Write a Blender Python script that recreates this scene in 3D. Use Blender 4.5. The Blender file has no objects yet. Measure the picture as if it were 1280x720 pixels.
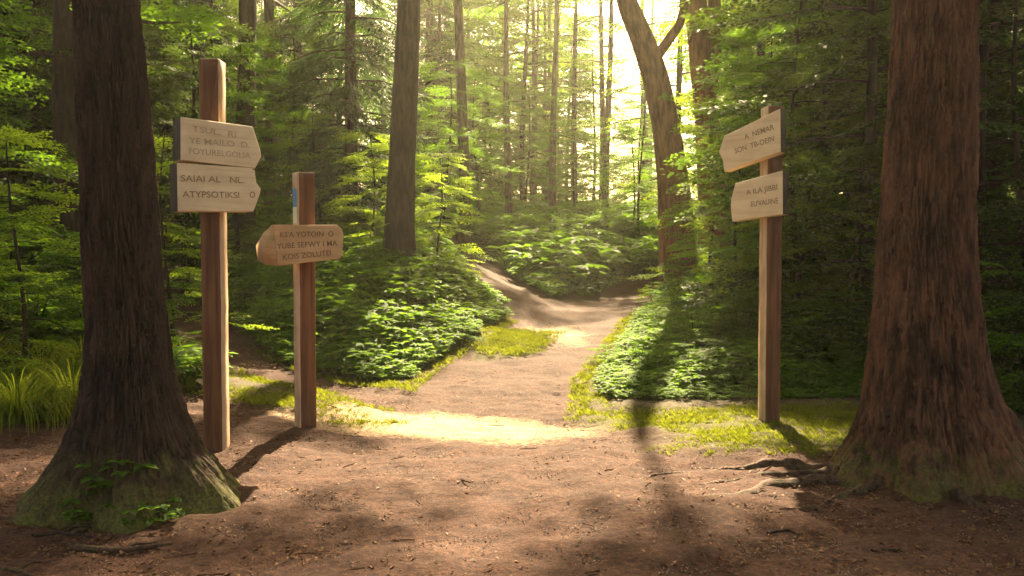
import bpy, math, random
import numpy as np
from mathutils import Vector, Matrix

sc = bpy.context.scene
col = sc.collection
R = math.radians

# ------------------------------------------------------------------ camera
FPX = 1100.0
PITCH = math.atan(40 / FPX)
CAM = np.array([0.0, 0.0, 1.5])
cd = bpy.data.cameras.new('camera')
cd.sensor_width = 36.0
cd.lens = 36.0 * FPX / 1280
cd.clip_start = 0.05
cd.clip_end = 2000
cam = bpy.data.objects.new('camera', cd)
col.objects.link(cam)
cam.location = CAM
cam.rotation_euler = (math.pi / 2 - PITCH, 0, 0)
sc.camera = cam

# ------------------------------------------------------------------ sky and sun
SUN_EL, SUN_AZ = R(38), R(5.0)          # azimuth to the right of the view direction
w = bpy.data.worlds.new('World')
sc.world = w
w.use_nodes = True
nt = w.node_tree
nt.nodes.clear()
wo = nt.nodes.new('ShaderNodeOutputWorld')
bg = nt.nodes.new('ShaderNodeBackground')
sky = nt.nodes.new('ShaderNodeTexSky')
sky.sky_type = 'NISHITA'
sky.sun_disc = False
sky.sun_elevation = SUN_EL
sky.sun_rotation = SUN_AZ
sky.air_density = 1.0
sky.dust_density = 5.0
sky.ozone_density = 0.3
tint = nt.nodes.new('ShaderNodeMix')
tint.data_type = 'RGBA'
tint.blend_type = 'MULTIPLY'
tint.inputs[0].default_value = 1.0
tint.inputs[7].default_value = (1.0, 0.84, 0.60, 1)
nt.links.new(sky.outputs[0], tint.inputs[6])
nt.links.new(tint.outputs[2], bg.inputs[0])
bg.inputs[1].default_value = 0.055
nt.links.new(bg.outputs[0], wo.inputs[0])

sl = bpy.data.lights.new('sun', 'SUN')
sl.energy = 5.0
sl.angle = R(0.6)
sl.color = (1.0, 0.80, 0.49)
sun = bpy.data.objects.new('sun', sl)
col.objects.link(sun)
to_sun = Vector((math.sin(SUN_AZ) * math.cos(SUN_EL), math.cos(SUN_AZ) * math.cos(SUN_EL), math.sin(SUN_EL)))
sun.rotation_euler = to_sun.to_track_quat('Z', 'Y').to_euler()
sun.location = (0, 0, 40)

sc.view_settings.view_transform = 'Standard'
sc.view_settings.look = 'None'
sc.view_settings.exposure = 3.05
sc.view_settings.gamma = 1.0
sc.render.engine = 'CYCLES'
sc.cycles.max_bounces = 6
sc.cycles.diffuse_bounces = 4
sc.cycles.glossy_bounces = 2
sc.cycles.transmission_bounces = 4
sc.cycles.transparent_max_bounces = 4
sc.cycles.volume_bounces = 0
sc.cycles.caustics_reflective = False
sc.cycles.caustics_refractive = False
sc.cycles.use_denoising = True
sc.cycles.sample_clamp_indirect = 6

HAZE_DENSITY = 0.0009

# ------------------------------------------------------------------ helpers
def P(px, py, Y):
    """world point on the line of sight of a pixel at ground distance Y"""
    a = (px - 640) / FPX
    b = (360 - py) / FPX
    c, s = math.cos(PITCH), math.sin(PITCH)
    d = np.array([a, c + b * s, -s + b * c])
    return CAM + d * (Y / d[1])

def PX(px, Y):
    return P(px, 320, Y)[0]

def hash2(ix, iy, seed):
    h = (ix.astype(np.int64) * 374761393 + iy.astype(np.int64) * 668265263 + seed * 974711) & 0xffffffff
    h = ((h ^ (h >> 13)) * 1274126177) & 0xffffffff
    h = h ^ (h >> 16)
    return (h & 0xffff) / 65535.0

def vnoise(x, y, seed=0):
    ix, iy = np.floor(x), np.floor(y)
    fx, fy = x - ix, y - iy
    fx = fx * fx * (3 - 2 * fx)
    fy = fy * fy * (3 - 2 * fy)
    a = hash2(ix, iy, seed); b = hash2(ix + 1, iy, seed)
    c = hash2(ix, iy + 1, seed); d = hash2(ix + 1, iy + 1, seed)
    return (a * (1 - fx) + b * fx) * (1 - fy) + (c * (1 - fx) + d * fx) * fy - 0.5

def fbm(x, y, oct=4, seed=0):
    t = 0; a = 1.0
    for o in range(oct):
        t = t + a * vnoise(x, y, seed + o * 17)
        x = x * 2.03 + 5.1; y = y * 2.03 + 1.7; a *= 0.5
    return t

def mesh_np(name, V, F, mats, matidx=None, smooth=False):
    """V (n,3), F (m,k) with constant k"""
    V = np.asarray(V, dtype=np.float32); F = np.asarray(F, dtype=np.int32)
    me = bpy.data.meshes.new(name)
    me.vertices.add(len(V)); me.vertices.foreach_set('co', V.ravel())
    m, k = F.shape
    me.loops.add(m * k); me.loops.foreach_set('vertex_index', F.ravel())
    me.polygons.add(m)
    me.polygons.foreach_set('loop_start', np.arange(0, m * k, k, dtype=np.int32))
    me.polygons.foreach_set('loop_total', np.full(m, k, dtype=np.int32))
    if not isinstance(mats, (list, tuple)): mats = [mats]
    for mm in mats: me.materials.append(mm)
    if matidx is not None: me.polygons.foreach_set('material_index', np.asarray(matidx, dtype=np.int32))
    if smooth: me.polygons.foreach_set('use_smooth', np.ones(m, dtype=bool))
    me.update(calc_edges=True)
    return me

def link(name, me, parent=None, loc=(0, 0, 0), rot=(0, 0, 0), scale=None):
    o = bpy.data.objects.new(name, me)
    col.objects.link(o)
    o.location = loc; o.rotation_euler = rot
    if scale is not None: o.scale = (scale,) * 3 if not hasattr(scale, '__len__') else scale
    if parent is not None: o.parent = parent
    return o

def tag(o, label=None, cat=None, group=None, kind=None):
    if label: o['label'] = label
    if cat: o['category'] = cat
    if group: o['group'] = group
    if kind: o['kind'] = kind
    return o

def empty(name, loc, rz=0, s=1.0):
    o = bpy.data.objects.new(name, None)
    col.objects.link(o); o.location = loc; o.rotation_euler = (0, 0, rz); o.scale = (s, s, s)
    o.empty_display_size = 0.2
    return o

# ------------------------------------------------------------------ materials
def newmat(name):
    m = bpy.data.materials.new(name); m.use_nodes = True
    n = m.node_tree; n.nodes.clear()
    out = n.nodes.new('ShaderNodeOutputMaterial')
    return m, n, out

def N(n, t, **kw):
    nd = n.nodes.new(t)
    for k, v in kw.items(): setattr(nd, k, v)
    return nd

def ramp(n, stops, src=None):
    r = N(n, 'ShaderNodeValToRGB')
    e = r.color_ramp.elements
    while len(e) < len(stops): e.new(0.5)
    for i, (p, c) in enumerate(stops):
        e[i].position = p; e[i].color = (*c, 1)
    if src is not None: n.links.new(src, r.inputs[0])
    return r

def leaf_mat(name, dark, mid, lite, trans, tfac=0.45, nscale=1.2, rough=0.65):
    m, n, out = newmat(name)
    L = n.links.new
    geo = N(n, 'ShaderNodeNewGeometry'); oi = N(n, 'ShaderNodeObjectInfo')
    nz = N(n, 'ShaderNodeTexNoise'); nz.inputs['Scale'].default_value = nscale; nz.inputs['Detail'].default_value = 2
    L(geo.outputs['Position'], nz.inputs['Vector'])
    isl = N(n, 'ShaderNodeMath', operation='MULTIPLY_ADD'); isl.inputs[1].default_value = 0.35; isl.inputs[2].default_value = -0.17
    L(geo.outputs['Random Per Island'], isl.inputs[0])
    a = N(n, 'ShaderNodeMath', operation='ADD'); L(nz.outputs[0], a.inputs[0]); L(isl.outputs[0], a.inputs[1])
    b = N(n, 'ShaderNodeMath', operation='MULTIPLY_ADD'); b.inputs[1].default_value = 0.16; L(oi.outputs['Random'], b.inputs[0])
    b.inputs[2].default_value = -0.08
    c = N(n, 'ShaderNodeMath', operation='ADD'); L(a.outputs[0], c.inputs[0]); L(b.outputs[0], c.inputs[1])
    r = ramp(n, [(0.25, dark), (0.5, mid), (0.78, lite)], c.outputs[0])
    pb = N(n, 'ShaderNodeBsdfPrincipled'); L(r.outputs[0], pb.inputs['Base Color'])
    pb.inputs['Roughness'].default_value = rough; pb.inputs['Specular IOR Level'].default_value = 0.06
    tr = N(n, 'ShaderNodeBsdfTranslucent')
    tm = N(n, 'ShaderNodeMix', data_type='RGBA', blend_type='MULTIPLY'); tm.inputs[0].default_value = 1
    r2 = ramp(n, [(0.2, tuple(0.55 * x for x in trans)), (0.8, trans)], c.outputs[0])
    L(r2.outputs[0], tr.inputs[0])
    mx = N(n, 'ShaderNodeMixShader'); mx.inputs[0].default_value = tfac
    L(pb.outputs[0], mx.inputs[1]); L(tr.outputs[0], mx.inputs[2]); L(mx.outputs[0], out.inputs[0])
    return m

def bark_mat(name, dark, lite, zs=0.2, scale=18, moss=0.0, moss_h=0.9, bump=0.6):
    m, n, out = newmat(name); L = n.links.new
    tc = N(n, 'ShaderNodeTexCoord'); mp = N(n, 'ShaderNodeMapping'); mp.inputs['Scale'].default_value = (1, 1, zs)
    L(tc.outputs['Object'], mp.inputs[0])
    nz = N(n, 'ShaderNodeTexNoise'); nz.inputs['Scale'].default_value = scale; nz.inputs['Detail'].default_value = 6; nz.inputs['Roughness'].default_value = 0.65
    L(mp.outputs[0], nz.inputs[0])
    big = N(n, 'ShaderNodeTexNoise'); big.inputs['Scale'].default_value = 1.7; big.inputs['Detail'].default_value = 3
    L(tc.outputs['Object'], big.inputs[0])
    ad = N(n, 'ShaderNodeMath', operation='MULTIPLY_ADD'); ad.inputs[1].default_value = 0.5; L(big.outputs[0], ad.inputs[0])
    sb = N(n, 'ShaderNodeMath', operation='SUBTRACT'); L(nz.outputs[0], sb.inputs[0]); sb.inputs[1].default_value = 0.25
    L(sb.outputs[0], ad.inputs[2])
    r = ramp(n, [(0.36, dark), (0.62, lite)], ad.outputs[0])
    pb = N(n, 'ShaderNodeBsdfPrincipled'); pb.inputs['Roughness'].default_value = 0.85; pb.inputs['Specular IOR Level'].default_value = 0.2
    colo = r.outputs[0]
    if moss > 0:
        sp = N(n, 'ShaderNodeSeparateXYZ'); L(tc.outputs['Object'], sp.inputs[0])
        mr = N(n, 'ShaderNodeMapRange'); mr.inputs[1].default_value = moss_h; mr.inputs[2].default_value = 0.0
        mr.inputs[3].default_value = -0.25; mr.inputs[4].default_value = moss
        L(sp.outputs[2], mr.inputs[0])
        n2 = N(n, 'ShaderNodeTexNoise'); n2.inputs['Scale'].default_value = 9; n2.inputs['Detail'].default_value = 6; n2.inputs['Roughness'].default_value = 0.8
        L(tc.outputs['Object'], n2.inputs[0])
        aa = N(n, 'ShaderNodeMath', operation='ADD'); L(mr.outputs[0], aa.inputs[0]); L(n2.outputs[0], aa.inputs[1])
        st = N(n, 'ShaderNodeMapRange'); st.inputs[1].default_value = 0.62; st.inputs[2].default_value = 0.86; L(aa.outputs[0], st.inputs[0])
        n3 = N(n, 'ShaderNodeTexNoise'); n3.inputs['Scale'].default_value = 60; n3.inputs['Detail'].default_value = 3
        L(tc.outputs['Object'], n3.inputs[0])
        mc = ramp(n, [(0.3, (0.03, 0.032, 0.008)), (0.7, (0.12, 0.105, 0.02))], n3.outputs[0])
        mx = N(n, 'ShaderNodeMix', data_type='RGBA'); L(st.outputs[0], mx.inputs[0]); L(colo, mx.inputs[6]); L(mc.outputs[0], mx.inputs[7])
        colo = mx.outputs[2]
    L(colo, pb.inputs['Base Color'])
    bp = N(n, 'ShaderNodeBump'); bp.inputs['Strength'].default_value = bump; bp.inputs['Distance'].default_value = 0.03
    L(nz.outputs[0], bp.inputs['Height']); L(bp.outputs[0], pb.inputs['Normal'])
    L(pb.outputs[0], out.inputs[0])
    return m

def wood_mat(name, dark, lite, axis='Z', scale=22, rough=0.7, wear=0.25):
    m, n, out = newmat(name); L = n.links.new
    tc = N(n, 'ShaderNodeTexCoord'); mp = N(n, 'ShaderNodeMapping')
    mp.inputs['Scale'].default_value = (1, 1, 0.06) if axis == 'Z' else (0.08, 1, 1.4)
    L(tc.outputs['Object'], mp.inputs[0])
    nz = N(n, 'ShaderNodeTexNoise'); nz.inputs['Scale'].default_value = scale; nz.inputs['Detail'].default_value = 5; nz.inputs['Distortion'].default_value = 0.6
    L(mp.outputs[0], nz.inputs[0])
    n2 = N(n, 'ShaderNodeTexNoise'); n2.inputs['Scale'].default_value = 5; n2.inputs['Detail'].default_value = 4
    L(tc.outputs['Object'], n2.inputs[0])
    r = ramp(n, [(0.3, dark), (0.65, lite)], nz.outputs[0])
    mx = N(n, 'ShaderNodeMix', data_type='RGBA', blend_type='MULTIPLY'); mx.inputs[0].default_value = wear
    r2 = ramp(n, [(0.35, (0.45, 0.4, 0.35)), (0.6, (1, 1, 1))], n2.outputs[0])
    L(r.outputs[0], mx.inputs[6]); L(r2.outputs[0], mx.inputs[7])
    pb = N(n, 'ShaderNodeBsdfPrincipled'); L(mx.outputs[2], pb.inputs['Base Color']); pb.inputs['Roughness'].default_value = rough
    pb.inputs['Specular IOR Level'].default_value = 0.3
    bp = N(n, 'ShaderNodeBump'); bp.inputs['Strength'].default_value = 0.25; bp.inputs['Distance'].default_value = 0.01
    L(nz.outputs[0], bp.inputs['Height']); L(bp.outputs[0], pb.inputs['Normal'])
    L(pb.outputs[0], out.inputs[0])
    return m

def plain_mat(name, c, rough=0.6):
    m, n, out = newmat(name)
    nz = N(n, 'ShaderNodeTexNoise'); nz.inputs['Scale'].default_value = 30
    r = ramp(n, [(0.3, tuple(0.75 * x for x in c)), (0.7, c)], nz.outputs[0])
    pb = N(n, 'ShaderNodeBsdfPrincipled'); n.links.new(r.outputs[0], pb.inputs['Base Color'])
    pb.inputs['Roughness'].default_value = rough
    n.links.new(pb.outputs[0], out.inputs[0])
    return m

M = {}
M['leaf'] = leaf_mat('leaf_green', (0.013, 0.034, 0.005), (0.032, 0.072, 0.008), (0.055, 0.10, 0.010), (0.22, 0.42, 0.016), 0.5)
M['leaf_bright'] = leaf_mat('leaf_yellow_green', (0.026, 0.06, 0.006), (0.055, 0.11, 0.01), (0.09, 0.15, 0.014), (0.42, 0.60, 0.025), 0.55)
M['leaf_dark'] = leaf_mat('leaf_deep_shaded', (0.008, 0.02, 0.005), (0.018, 0.04, 0.009), (0.04, 0.065, 0.012), (0.12, 0.2, 0.015), 0.35)  # deep green; also stands in for shade on the side trees
M['needle'] = leaf_mat('conifer_needles', (0.008, 0.022, 0.01), (0.02, 0.045, 0.016), (0.045, 0.07, 0.018), (0.10, 0.2, 0.035), 0.35)
M['cover'] = leaf_mat('undergrowth_leaf', (0.013, 0.034, 0.004), (0.034, 0.078, 0.007), (0.065, 0.12, 0.010), (0.28, 0.50, 0.018), 0.45, nscale=1.6)
M['cover_cool'] = leaf_mat('undergrowth_cool_leaf', (0.010, 0.03, 0.012), (0.022, 0.055, 0.018), (0.045, 0.09, 0.025), (0.13, 0.26, 0.04), 0.4, nscale=1.6)
M['grass'] = leaf_mat('grass_blade', (0.05, 0.085, 0.008), (0.11, 0.16, 0.014), (0.19, 0.22, 0.02), (0.55, 0.62, 0.03), 0.5)
M['moss_grass'] = leaf_mat('moss_tuft', (0.022, 0.034, 0.004), (0.055, 0.07, 0.007), (0.10, 0.10, 0.012), (0.30, 0.34, 0.018), 0.4, nscale=3)
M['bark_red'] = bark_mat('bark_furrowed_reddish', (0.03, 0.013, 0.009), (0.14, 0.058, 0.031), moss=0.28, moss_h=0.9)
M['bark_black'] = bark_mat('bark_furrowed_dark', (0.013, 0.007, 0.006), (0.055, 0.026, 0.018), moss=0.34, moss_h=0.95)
M['bark'] = bark_mat('bark_brown', (0.012, 0.007, 0.006), (0.046, 0.026, 0.020), scale=16)
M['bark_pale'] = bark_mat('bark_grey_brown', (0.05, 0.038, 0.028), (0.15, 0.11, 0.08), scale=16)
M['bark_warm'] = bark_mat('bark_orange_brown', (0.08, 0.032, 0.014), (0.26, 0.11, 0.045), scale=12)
M['moss'] = bark_mat('mossy_root', (0.025, 0.013, 0.009), (0.09, 0.048, 0.03), moss=0.12, moss_h=0.5, scale=30, zs=1)
M['post'] = wood_mat('post_wood_brown', (0.085, 0.03, 0.014), (0.19, 0.075, 0.034))
M['post_pale'] = wood_mat('post_wood_pale', (0.42, 0.27, 0.17), (0.62, 0.44, 0.30), wear=0.4)  # paler tone for one narrow side and the post top
M['board'] = wood_mat('board_wood_pale', (0.68, 0.50, 0.32), (0.80, 0.63, 0.43), axis='X', scale=16, wear=0.22)
M['board_tan'] = wood_mat('board_wood_tan', (0.44, 0.27, 0.14), (0.56, 0.37, 0.21), axis='X', scale=16, wear=0.3)
M['board_end'] = wood_mat('board_end_dark', (0.010, 0.005, 0.004), (0.025, 0.011, 0.008), scale=30)  # board ends and backs set darker than the faces
M['ink'] = plain_mat('burnt_lettering', (0.34, 0.22, 0.13), 0.8)
M['ink_brown'] = plain_mat('carved_lettering_brown', (0.20, 0.11, 0.06), 0.8)
M['ink_faint'] = plain_mat('faded_lettering', (0.54, 0.39, 0.26), 0.8)
M['sticker_blue'] = plain_mat('sticker_blue', (0.05, 0.25, 0.55), 0.4)
M['sticker_pale'] = plain_mat('sticker_pale_green', (0.6, 0.72, 0.6), 0.4)
M['litter'] = leaf_mat('fallen_leaf_litter', (0.05, 0.022, 0.012), (0.12, 0.055, 0.025), (0.2, 0.1, 0.045), (0.2, 0.1, 0.03), 0.1, nscale=20)
M['stone'] = plain_mat('grit_stone', (0.2, 0.13, 0.1), 0.9)

def ground_mat():
    m, n, out = newmat('forest_ground'); L = n.links.new
    geo = N(n, 'ShaderNodeNewGeometry')
    at = N(n, 'ShaderNodeAttribute', attribute_name='mask')
    sp = N(n, 'ShaderNodeSeparateColor'); L(at.outputs['Color'], sp.inputs[0])
    def noise(s, d=5, r=0.6):
        k = N(n, 'ShaderNodeTexNoise'); k.inputs['Scale'].default_value = s; k.inputs['Detail'].default_value = d; k.inputs['Roughness'].default_value = r
        L(geo.outputs['Position'], k.inputs[0]); return k
    n1 = noise(3.0); n2 = noise(28, 6, 0.75); n3 = noise(110, 4, 0.7); n4 = noise(0.9, 4)
    dirt = ramp(n, [(0.3, (0.024, 0.010, 0.008)), (0.5, (0.063, 0.028, 0.019)), (0.7, (0.145, 0.074, 0.050))], n2.outputs[0])
    dirt2 = ramp(n, [(0.35, (0.62, 0.52, 0.5)), (0.65, (1.1, 1.0, 0.92))], n1.outputs[0])
    dm = N(n, 'ShaderNodeMix', data_type='RGBA', blend_type='MULTIPLY'); dm.inputs[0].default_value = 0.8
    L(dirt.outputs[0], dm.inputs[6]); L(dirt2.outputs[0], dm.inputs[7])
    sp3 = ramp(n, [(0.42, (0.55, 0.5, 0.5)), (0.5, (1, 1, 1)), (0.66, (1.25, 1.15, 1.05))], n3.outputs[0])
    dm2 = N(n, 'ShaderNodeMix', data_type='RGBA', blend_type='MULTIPLY'); dm2.inputs[0].default_value = 0.7
    L(dm.outputs[2], dm2.inputs[6]); L(sp3.outputs[0], dm2.inputs[7])
    floor = ramp(n, [(0.3, (0.03, 0.022, 0.012)), (0.6, (0.075, 0.055, 0.025)), (0.8, (0.1, 0.09, 0.03))], n2.outputs[0])
    moss = ramp(n, [(0.3, (0.03, 0.028, 0.007)), (0.55, (0.07, 0.062, 0.012)), (0.8, (0.11, 0.095, 0.018))], n2.outputs[0])
    sun_patch = ramp(n, [(0.3, (0.3, 0.2, 0.11)), (0.7, (0.46, 0.33, 0.19))], n2.outputs[0])  # pale tone standing in for sunlight on the earth
    def jit(src, amt=0.9):
        a = N(n, 'ShaderNodeMath', operation='SUBTRACT'); L(n1.outputs[0], a.inputs[0]); a.inputs[1].default_value = 0.5
        a3 = N(n, 'ShaderNodeMath', operation='SUBTRACT'); L(n2.outputs[0], a3.inputs[0]); a3.inputs[1].default_value = 0.5
        a4 = N(n, 'ShaderNodeMath', operation='ADD'); L(a.outputs[0], a4.inputs[0]); L(a3.outputs[0], a4.inputs[1])
        b = N(n, 'ShaderNodeMath', operation='MULTIPLY_ADD'); L(a4.outputs[0], b.inputs[0]); b.inputs[1].default_value = amt; L(src, b.inputs[2])
        c = N(n, 'ShaderNodeMapRange'); c.inputs[1].default_value = 0.3; c.inputs[2].default_value = 0.72; L(b.outputs[0], c.inputs[0])
        return c.outputs[0]
    x1 = N(n, 'ShaderNodeMix', data_type='RGBA'); L(jit(sp.outputs[0]), x1.inputs[0]); L(floor.outputs[0], x1.inputs[6]); L(dm2.outputs[2], x1.inputs[7])
    xs = N(n, 'ShaderNodeMix', data_type='RGBA'); L(jit(sp.outputs[2], 0.6), xs.inputs[0]); L(x1.outputs[2], xs.inputs[6]); L(sun_patch.outputs[0], xs.inputs[7])
    x2 = N(n, 'ShaderNodeMix', data_type='RGBA'); L(jit(sp.outputs[1]), x2.inputs[0]); L(xs.outputs[2], x2.inputs[6]); L(moss.outputs[0], x2.inputs[7])
    pb = N(n, 'ShaderNodeBsdfPrincipled'); L(x2.outputs[2], pb.inputs['Base Color']); pb.inputs['Roughness'].default_value = 0.9
    pb.inputs['Specular IOR Level'].default_value = 0.15
    hh = N(n, 'ShaderNodeMath', operation='MULTIPLY_ADD'); L(n3.outputs[0], hh.inputs[0]); hh.inputs[1].default_value = 0.35; L(n2.outputs[0], hh.inputs[2])
    bp = N(n, 'ShaderNodeBump'); bp.inputs['Strength'].default_value = 0.7; bp.inputs['Distance'].default_value = 0.035
    L(hh.outputs[0], bp.inputs['Height']); L(bp.outputs[0], pb.inputs['Normal'])
    L(pb.outputs[0], out.inputs[0])
    return m
M['ground'] = ground_mat()

# ------------------------------------------------------------------ terrain
ctrl = []
def cp(px, py, Y, dz=0.0):
    p = P(px, py, Y); ctrl.append((p[0], p[1], p[2] + dz))
for x in (-9, -5, -2.5, 0, 2.5, 5, 9):
    ctrl.append((x, 3.0, 0.0)); ctrl.append((x, 0.0, 0.0))
for x in (-3.6, -2.4, -1.2, 0, 1.2, 2.4, 3.8):
    ctrl.append((x, 5.6, 0.0))
for x in (-3.0, -2.0, -1.0, 0, 1.0, 2.0, 3.4):
    ctrl.append((x, 7.4, 0.02 if abs(x) > 1.2 else -0.03))
ctrl += [(-20, -20, 0), (20, -20, 0), (-20, 0, 0.6), (20, 0, 0.6), (0, -60, 0), (-60, -60, 0), (60, -60, 0)]
# main path
MAIN = [(600, 560, 7.2), (600, 515, 8.6), (625, 470, 11.0), (680, 432, 13.4), (715, 403, 15.8), (765, 383, 18.5), (825, 364, 22)]
RIGHTUP = [(690, 402, 16.0), (740, 384, 18.0), (790, 370, 20.5), (830, 358, 23.5)]
LEFTUP = [(705, 398, 16.4), (655, 372, 17.6), (618, 342, 19.6), (585, 318, 22), (560, 305, 24.5), (548, 298, 27)]
FARL = [(500, 500, 9.4), (430, 482, 10.2), (360, 468, 10.8), (290, 442, 11.8), (240, 402, 13.6), (208, 366, 16), (185, 340, 19)]
for a in (MAIN, RIGHTUP, LEFTUP, FARL):
    for q in a: cp(*q)
# left mound
for q in [(330, 430, 12.4), (400, 462, 11.4), (480, 466, 11.5), (560, 458, 12.0), (640, 420, 14.3)]: cp(*q)
for q in [(340, 385, 13.4), (420, 385, 13.2), (500, 380, 13.4), (580, 388, 13.8), (580, 374, 15.8),
          (380, 345, 15), (450, 330, 15.3), (510, 322, 15.8), (535, 330, 16.8), (300, 360, 15.5)]: cp(*q, -0.25)
for q in [(330, 320, 20), (420, 305, 20), (500, 302, 20), (250, 320, 21)]: cp(*q)
# left bank beyond the tussocks
for q in [(-60, 555, 6.9), (60, 545, 7.2), (110, 520, 7.8), (0, 470, 8.8), (90, 460, 9.2), (200, 470, 9.6),
          (0, 400, 11), (100, 395, 11.5), (0, 330, 15), (120, 330, 16), (-200, 330, 12), (-400, 300, 12)]: cp(*q)
# central hill between forks
for q in [(740, 378, 20.5), (680, 365, 20.5), (640, 335, 22.5), (700, 325, 24), (770, 335, 25), (620, 305, 27), (700, 298, 30), (800, 300, 32)]: cp(*q)
# right bank
for q in [(700, 525, 8.9), (720, 475, 10.5), (760, 425, 13.4), (820, 385, 17), (800, 520, 9.0), (900, 505, 9.4), (1000, 498, 9.7), (1080, 495, 9.8)]: cp(*q)
for q in [(800, 460, 11), (900, 440, 11.6), (1000, 430, 11.8), (1120, 440, 11.6), (1250, 460, 10.8), (1500, 450, 11),
          (880, 385, 14), (980, 365, 14.5), (1100, 355, 15), (1250, 350, 15), (870, 345, 19), (980, 315, 20), (1150, 300, 20), (1400, 300, 18)]: cp(*q, -0.25)
for x in (-60, -30, -12, 0, 12, 30, 60):
    ctrl += [(x, 40, 3.0), (x, 75, 4.0), (x, 140, 5.0)]
C = np.array(ctrl)
def _U(r2): return 0.5 * r2 * np.log(r2 + 1e-9)
def _fit():
    n = len(C)
    d2 = ((C[:, None, :2] - C[None, :, :2]) ** 2).sum(-1)
    K = _U(d2) + np.eye(n) * 2.5
    Pm = np.c_[np.ones(n), C[:, :2]]
    A = np.zeros((n + 3, n + 3)); A[:n, :n] = K; A[:n, n:] = Pm; A[n:, :n] = Pm.T
    return np.linalg.solve(A, np.r_[C[:, 2], 0, 0, 0])
WT = _fit()
def H(x, y):
    x = np.atleast_1d(np.asarray(x, float)); y = np.atleast_1d(np.asarray(y, float))
    sh = x.shape; x = x.ravel(); y = y.ravel()
    z = WT[-3] + WT[-2] * x + WT[-1] * y
    for i in range(len(C)):
        z = z + WT[i] * _U((x - C[i, 0]) ** 2 + (y - C[i, 1]) ** 2)
    rough = np.clip((y - 6) / 10, 0.15, 1)
    z = z + 0.16 * rough * fbm(x * 0.45, y * 0.45, 3, 3) + 0.05 * fbm(x * 1.7, y * 1.7, 3, 9)
    return z.reshape(sh)
def h1(x, y): return float(H(x, y)[0])

def poly_world(a): return np.array([P(*q)[:2] for q in a])
def seg_dist(x, y, pts, w):
    """distance to polyline minus local half width"""
    best = np.full(x.shape, 1e9)
    for i in range(len(pts) - 1):
        a, b = pts[i], pts[i + 1]
        d = b - a; L2 = (d ** 2).sum()
        t = np.clip(((x - a[0]) * d[0] + (y - a[1]) * d[1]) / L2, 0, 1)
        dist = np.hypot(x - a[0] - t * d[0], y - a[1] - t * d[1]) - (w[i] * (1 - t) + w[i + 1] * t)
        best = np.minimum(best, dist)
    return best
rightP = poly_world(RIGHTUP); mainP, leftP, farP = poly_world(MAIN), poly_world(LEFTUP), poly_world(FARL)
def path_sd(x, y):
    d = seg_dist(x, y, mainP, [1.2, 0.95, 1.0, 0.95, 0.95, 0.8, 0.8])
    d = np.minimum(d, seg_dist(x, y, rightP, [0.9, 0.9, 0.85, 0.8]))
    d = np.minimum(d, seg_dist(x, y, leftP, [0.85, 0.8, 0.75, 0.7, 0.65, 0.6]))
    d = np.minimum(d, seg_dist(x, y, farP, [0.55, 0.45, 0.4, 0.38, 0.38, 0.38, 0.4]))
    # foreground clearing of trodden earth
    edge = 8.2 + 0.25 * x * 0 - 0.9 * np.clip((x - 0.3) / 1.5, 0, 1) + 1.0 * np.clip(-(x + 0.6) / 1.6, 0, 1) - 1.3 * np.clip(-(x + 3.1) / 0.8, 0, 1)
    edge = edge - 0.4 * np.clip((x - 3) / 2, 0, 4)
    d = np.minimum(d, y - edge)
    return d
def ell(x, y, cx, cy, rx, ry, rot=0):
    c, s = math.cos(rot), math.sin(rot)
    u = ((x - cx) * c + (y - cy) * s) / rx; v = (-(x - cx) * s + (y - cy) * c) / ry
    return np.clip(1 - np.sqrt(u * u + v * v), 0, 1)
def masks(x, y):
    sd = path_sd(x, y)
    dirt = np.clip(0.5 - sd / 0.5, 0, 1)
    moss = np.zeros_like(x)
    moss = np.maximum(moss, 1.7 * ell(x, y, 2.3, 8.4, 2.3, 1.25, 0.05))      # verge in front of the right bank
    moss = np.maximum(moss, 1.0 * ell(x, y, 2.3, 7.2, 1.9, 1.1, 0.1))
    moss = np.maximum(moss, 0.62 * ell(x, y, -1.3, 8.0, 0.9, 0.4, 0))      # by the short post
    moss = np.maximum(moss, 1.0 * ell(x, y, -2.3, 8.8, 1.2, 0.35, -0.5))
    moss = np.maximum(moss, 1.6 * ell(x, y, 0.05, 13.6, 0.75, 1.9, -0.3))     # tip of left mound
    moss = np.maximum(moss, 0.9 * ell(x, y, -2.35, 5.2, 1.0, 0.5, 0))
    sun_patch = np.maximum(1.25 * ell(x, y, -0.75, 8.15, 2.3, 1.15, -0.32), 0.75 * ell(x, y, 0.7, 14.6, 1.1, 2.0, 0))  # pools of sunlight painted in as paler earth
    return dirt, np.clip(moss, 0, 1), sun_patch, sd

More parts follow.
